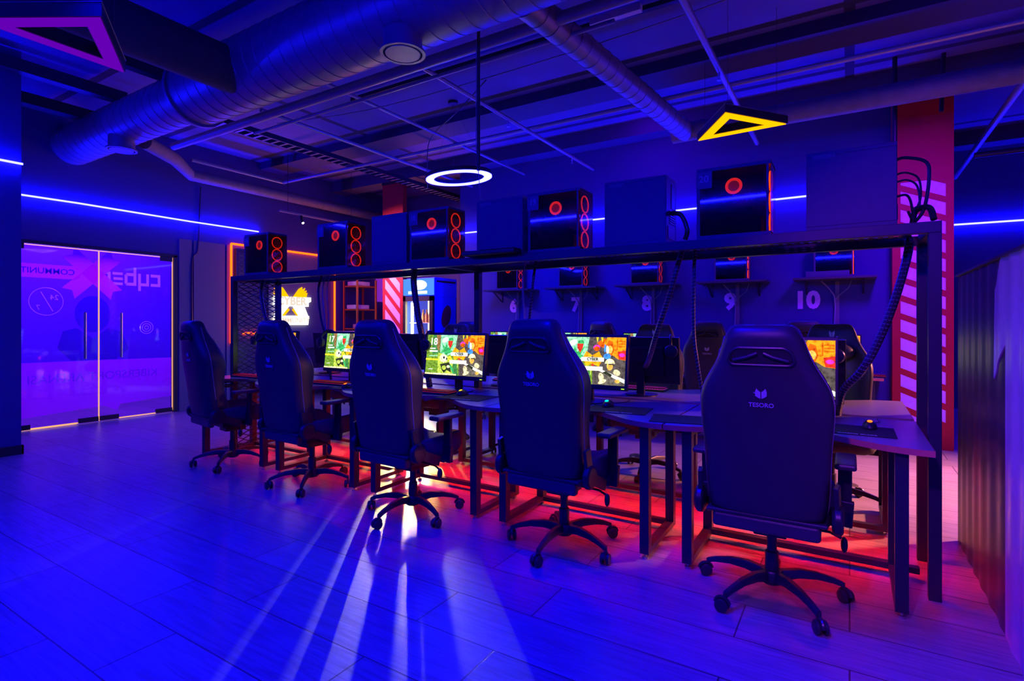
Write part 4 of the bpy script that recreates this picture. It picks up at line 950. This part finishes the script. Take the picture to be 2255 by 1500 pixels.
pipe('ceiling_pipe', [(-7.8, 4.1, 3.58), (-7.8, 5.55, 3.58), (4.8, 5.55, 3.60)], .024, 'long thin pipe crossing the whole ceiling above the ring lamp')
for x, y0, y1, z, r, lab in [(-3.15, 3.5, 7.3, 3.52, .020, 'sprinkler pipe reaching the wall just past the hanging pole'), (-.97, 3.4, 7.3, 3.52, .026, 'bright blue pipe passing above the orange triangle lamp'),
                             (-5.3, 3.5, 8.6, 3.56, .022, 'sprinkler pipe with a small head, between ring lamp and door wall'), (-4.3, 3.5, 7.3, 3.62, .018, 'thin dark pipe above the ring lamp'),
                             (1.35, 3.4, 10.5, 3.5, .035, 'greenish pipe beyond the striped pillar')]:
    pipe('ceiling_pipe', [(x, y0, z), (x, y1, z)], r, lab)
for x, y, z, lab in ((-3.15, 5.0, 3.50, 'small sprinkler head on the pipe past the hanging pole'), (-5.3, 6.2, 3.54, 'small sprinkler head on the pipe between ring lamp and door wall'), (-.97, 5.0, 3.49, 'small sprinkler head on the bright blue pipe'), (-3.15, 6.6, 3.50, 'small sprinkler head at the wall end of the pipe past the pole')):
    tag(MB().lathe([(.010, 0), (.010, -.03), (.004, -.04), (.004, -.06), (.018, -.064), (.018, -.068), (.001, -.068)], 12, (x, y, z)).build('sprinkler_head', 'steel', smooth=True), lab, 'sprinkler')
# cable ladders, trunking and small conduits on the slab
def ladder(x, y0, y1, z, lab):
    t = thing('cable_ladder', lab, 'cable tray')
    m = MB(); m.box(x-.10, x-.09, y0, y1, z, z+.06); m.box(x+.09, x+.10, y0, y1, z, z+.06); m.build('tray_side', 'dark_metal', t)
    m = MB(); n = int((y1-y0)/.12)
    for k in range(n): m.box(x-.09, x+.09, y0+k*.12, y0+k*.12+.03, z, z+.008)
    m.build('tray_rung', 'pipe', t)
    return t
ladder(-6.25, 3.6, 8.6, 3.62, 'perforated cable tray below the ceiling, between the wrapped pipe and the ring lamp')
for x, z, wd, lab in ((-6.0, 3.8, .10, 'dark ceiling channel joining the large duct, closest to the purple triangle lamp'), (-6.9, 3.75, .12, 'dark ceiling channel second from the purple triangle lamp'), (-7.7, 3.7, .16, 'dark ceiling channel nearest the wall of the glass doors')):
    tag(MB().box(x-wd/2, x+wd/2, -0.6, 2.9, z, z+.12).build('ceiling_channel', 'dark_metal'), lab, 'beam')
for x0, x1, y, lab in ((-1.9, -1.45, 4.35, 'short pale lamp body on the ceiling, on the door side of the narrow duct'), (-1.30, -.9, 4.20, 'short pale lamp body on the ceiling beside the narrow duct')):
    tag(MB().box(x0, x1, y-.03, y+.03, 3.86, 3.92).build('ceiling_fitting', 'white_plastic', bevel=.005), lab, 'light fitting')
tag(MB().box(-5.0, 2.5, 4.45, 4.5, 3.92, 3.96).build('ceiling_trunking', 'dark_metal'), 'dark trunking line along the ceiling above the triangle lamp', 'trunking')
pipe('ceiling_pipe', [(-5.6, 3.62, 3.40), (-1.4, 3.62, 3.42)], .016, 'slim pinkish conduit under the thick greyish pipe', 'pipe')
cable('ceiling_cable', [(-5.6, 3.9, 3.6), (-4, 4.05, 3.52), (-1.5, 4.2, 3.62), (.2, 4.3, 3.8)], .005, 'thin pale wire strung under the ceiling beside the pole', mt='spiral')
cable('ceiling_cable', [(-3.3, 4.8, 3.9), (-3.75, 4.9, 3.7), (-4.4, 5.2, 3.6), (-4.55, 5.3, 3.35), (-4.8, 5.6, 3.1)], .006, 'dark wire looping down towards the ring lamp', mt='cable')
cable('ceiling_cable', [(-5.05, 1.6, 3.98), (-4.75, 1.75, 3.85), (-4.8, 1.9, 3.75), (-4.7, 2.2, 3.7)], .008, 'dark wire dangling between the two large ducts', mt='cable')
cable('wall_cable', [(-8.40, 4.55, 3.38), (-8.405, 4.53, 2.9), (-8.395, 4.5, 2.4), (-8.395, 4.42, 2.2), (-8.395, 4.42, 1.2)], .010, 'dark cable running down the wall beside the glass doors', mt='cable')
# hanging pole with wire
t = thing('hanging_pole', 'thin dark pole hanging beside the large duct in front of the ring lamp', 'pole', (-2.31, 3.26, 0))
MB().tube([(0, 0, 2.42), (0, 0, 4.0)], .013, 10).build('pole_tube', 'black_metal', t, smooth=True)
MB().tube([(-.012, -.012, 3.38), (-.013, -.014, 2.6), (0, 0, 2.40), (.02, .0, 2.20)], .0025, 6).build('pole_wire', 'spiral', t, smooth=True)
# ring lamp
def ring_lamp(x, y, z, lab, tilt=0.0, gl='ring_blue'):
    t = thing('ring_lamp', lab, 'lamp', (x, y, z)); t.rotation_euler = (tilt*.85, -tilt*.5, 0)
    m = MB(); m.lathe([(.305, .0), (.405, .0), (.405, .045), (.305, .045), (.305, 0)], 64, cap=False); m.build('ring_housing', 'plastic', t, smooth=True)
    m = MB(); m.lathe([(.308, -.002), (.402, -.002), (.402, -.012), (.308, -.012), (.308, -.002)], 64, cap=False); m.build('ring_diffuser', gl, t)
    m = MB()
    for k in range(3):
        a = 2*PI*k/3+.3; m.tube([(.365*math.cos(a), .365*math.sin(a), .045), (0, 0, H-z-.03)], .0012, 4)
    m.build('hanging_wire', 'cable', t)
    m = MB().lathe([(.001, H-z-.03), (.06, H-z-.03), (.06, H-z), (.001, H-z)], 20); m.build('ceiling_rose', 'plastic', t, smooth=True)
ring_lamp(-4.06, 5.32, 3.08, 'bright white-blue ring lamp hanging over the far desk row', .09)
# triangle lamps
def tri_lamp(P, z, lab, gl, hh=.07):
    c = Vector((sum(p[0] for p in P)/3, sum(p[1] for p in P)/3)); t = thing('triangle_lamp', lab, 'lamp', (c.x, c.y, z))
    V = [Vector(p)-c for p in P]
    def ring(k): return [v*k for v in V]
    def frame(m, a, b, z0, z1):
        A, B = ring(a), ring(b); vs = [(*p, z0) for p in A]+[(*p, z0) for p in B]+[(*p, z1) for p in A]+[(*p, z1) for p in B]; fs = []
        for i in range(3):
            j = (i+1) % 3; fs += [(i, j, 3+j, 3+i), (6+i, 6+j, 9+j, 9+i), (i, j, 6+j, 6+i), (3+i, 3+j, 9+j, 9+i)]
        m.add(vs, fs); return m
    frame(MB(), 1.02, .56, .002, hh).build('lamp_housing', 'plastic', t)
    frame(MB(), .985, .60, -.006, .0).build('lamp_diffuser', gl, t)
    frame(MB(), 1.035, 1.02, hh-.004, hh).build('lamp_rim', 'steel', t)
    m = MB()
    for v in V: m.tube([(v.x*.8, v.y*.8, hh), (v.x*.8, v.y*.8, H-z)], .0015, 4)
    m.build('hanging_wire', 'cable', t)
s_ = 1.7/1.6
tri_lamp([(-1.13*s_, 4.91*s_), (-.80*s_, 4.36*s_), (-.427*s_, 4.87*s_)], 3.0, 'glowing orange triangle lamp hanging over the end of the desks', 'triangle_orange')
tri_lamp([(-4.17, 1.75), (-3.53, 1.365), (-4.157, .987)], 3.0, 'dim purple triangle lamp hanging near the protruding dark wall', 'triangle_purple', .085)
# spot track near the reception
t = thing('spot_track', 'short lighting track with two small spots near the far red pillar', 'spotlight', (0, 0, 0))
MB().box(-7.64, -7.60, 5.35, 7.05, 3.06, 3.085).build('track_rail', 'piping', t)
for y in (5.75, 6.95):
    MB().tube([(-7.62, y, 3.06), (-7.60, y-.01, 2.98), (-7.55, y-.02, 2.93)], .02, 12).build('spot_head', 'plastic', t, smooth=True)
    MB().tube([(-7.55, y-.02, 2.93), (-7.546, y-.02, 2.926)], .021, 12).build('spot_lens', 'spot_white', t)
m = MB(); m.tube([(-7.62, 5.5, 3.08), (-7.62, 5.5, 4)], .004, 5); m.tube([(-7.62, 6.8, 3.08), (-7.62, 6.8, 4)], .004, 5); m.build('track_wire', 'cable', t)
# hidden-side pipes and brackets past the pillar
pipe('ceiling_pipe', [(1.2, 8.0, 3.2), (3.6, 8.0, 3.2)], .03, 'dark pipe with a hooked end beyond the striped pillar', 'dark_metal')
pipe('ceiling_pipe', [(.78, 6.9, 3.42), (.80, 6.9, 4.0)], .02, 'dark upright hanger beside the striped pillar top', 'black_metal')
tag(MB().tube([(.39, 6.75, 2.9), (.39, 6.75, 4.0)], .022, 10).build('hanging_rod', 'black_metal', smooth=True), 'dark upright rod in front of the edge of the striped pillar', 'rod')

# ---------------------------------------------------------------- low partition with a pale printed shape
pt = thing('partition', 'low ribbed dark partition with a pale violet printed shape', 'partition', (.555, 0, 0))
def ribbed(x, y0, y1, z0, z1, amp, per, n):
    pts = [(x-amp*(.5+.5*math.sin(2*PI*y/per+.8*math.sin(y*5))), y) for y in [y0+(y1-y0)*k/n for k in range(n+1)]]
    return pts
m = MB(); P = ribbed(-.0, -0.6, 4.17, 0, 0, .007, .19, 300)
m.prism(P+[(.05, 4.17), (.05, -0.6)], 0.0, 1.575, 'xy'); m.build('ribbed_panel', 'partition', pt, smooth=True, angle=60)
m = MB()
P = ribbed(-.005, 1.0, 3.0, 0, 0, .007, .19, 120); m.prism(P+[(.003, 3.0), (.003, 1.0)], .0, 1.577, 'xy')
vs = []; fs = []
for x, y in ribbed(-.005, 3.0, 3.215, 0, 0, .007, .19, 24):
    k = (y-3.0)/.215; lo = 1.21-.16*k
    hi = 1.577 if y < 3.06 else 1.577-.127*min(1, (y-3.06)/.14)**.7
    if y > 3.20: hi = 1.45-(1.45-1.06)*(y-3.20)/.015
    vs += [(x, y, lo), (x, y, max(hi, lo+.004)), (x+.008, y, lo), (x+.008, y, max(hi, lo+.004))]
n = len(vs)//4
for i in range(n-1):
    a = 4*i; b = a+4; fs += [(a, b, b+1, a+1), (a+2, a+3, b+3, b+2), (a+1, b+1, b+3, a+3), (a, a+2, b+2, b)]
m.add(vs, fs); m.build('pale_print', 'partition_pale', pt, smooth=True, angle=60)
MB().box(-.02, .055, -0.6, 4.172, 1.577, 1.588).build('top_rail', 'dark_metal', pt)
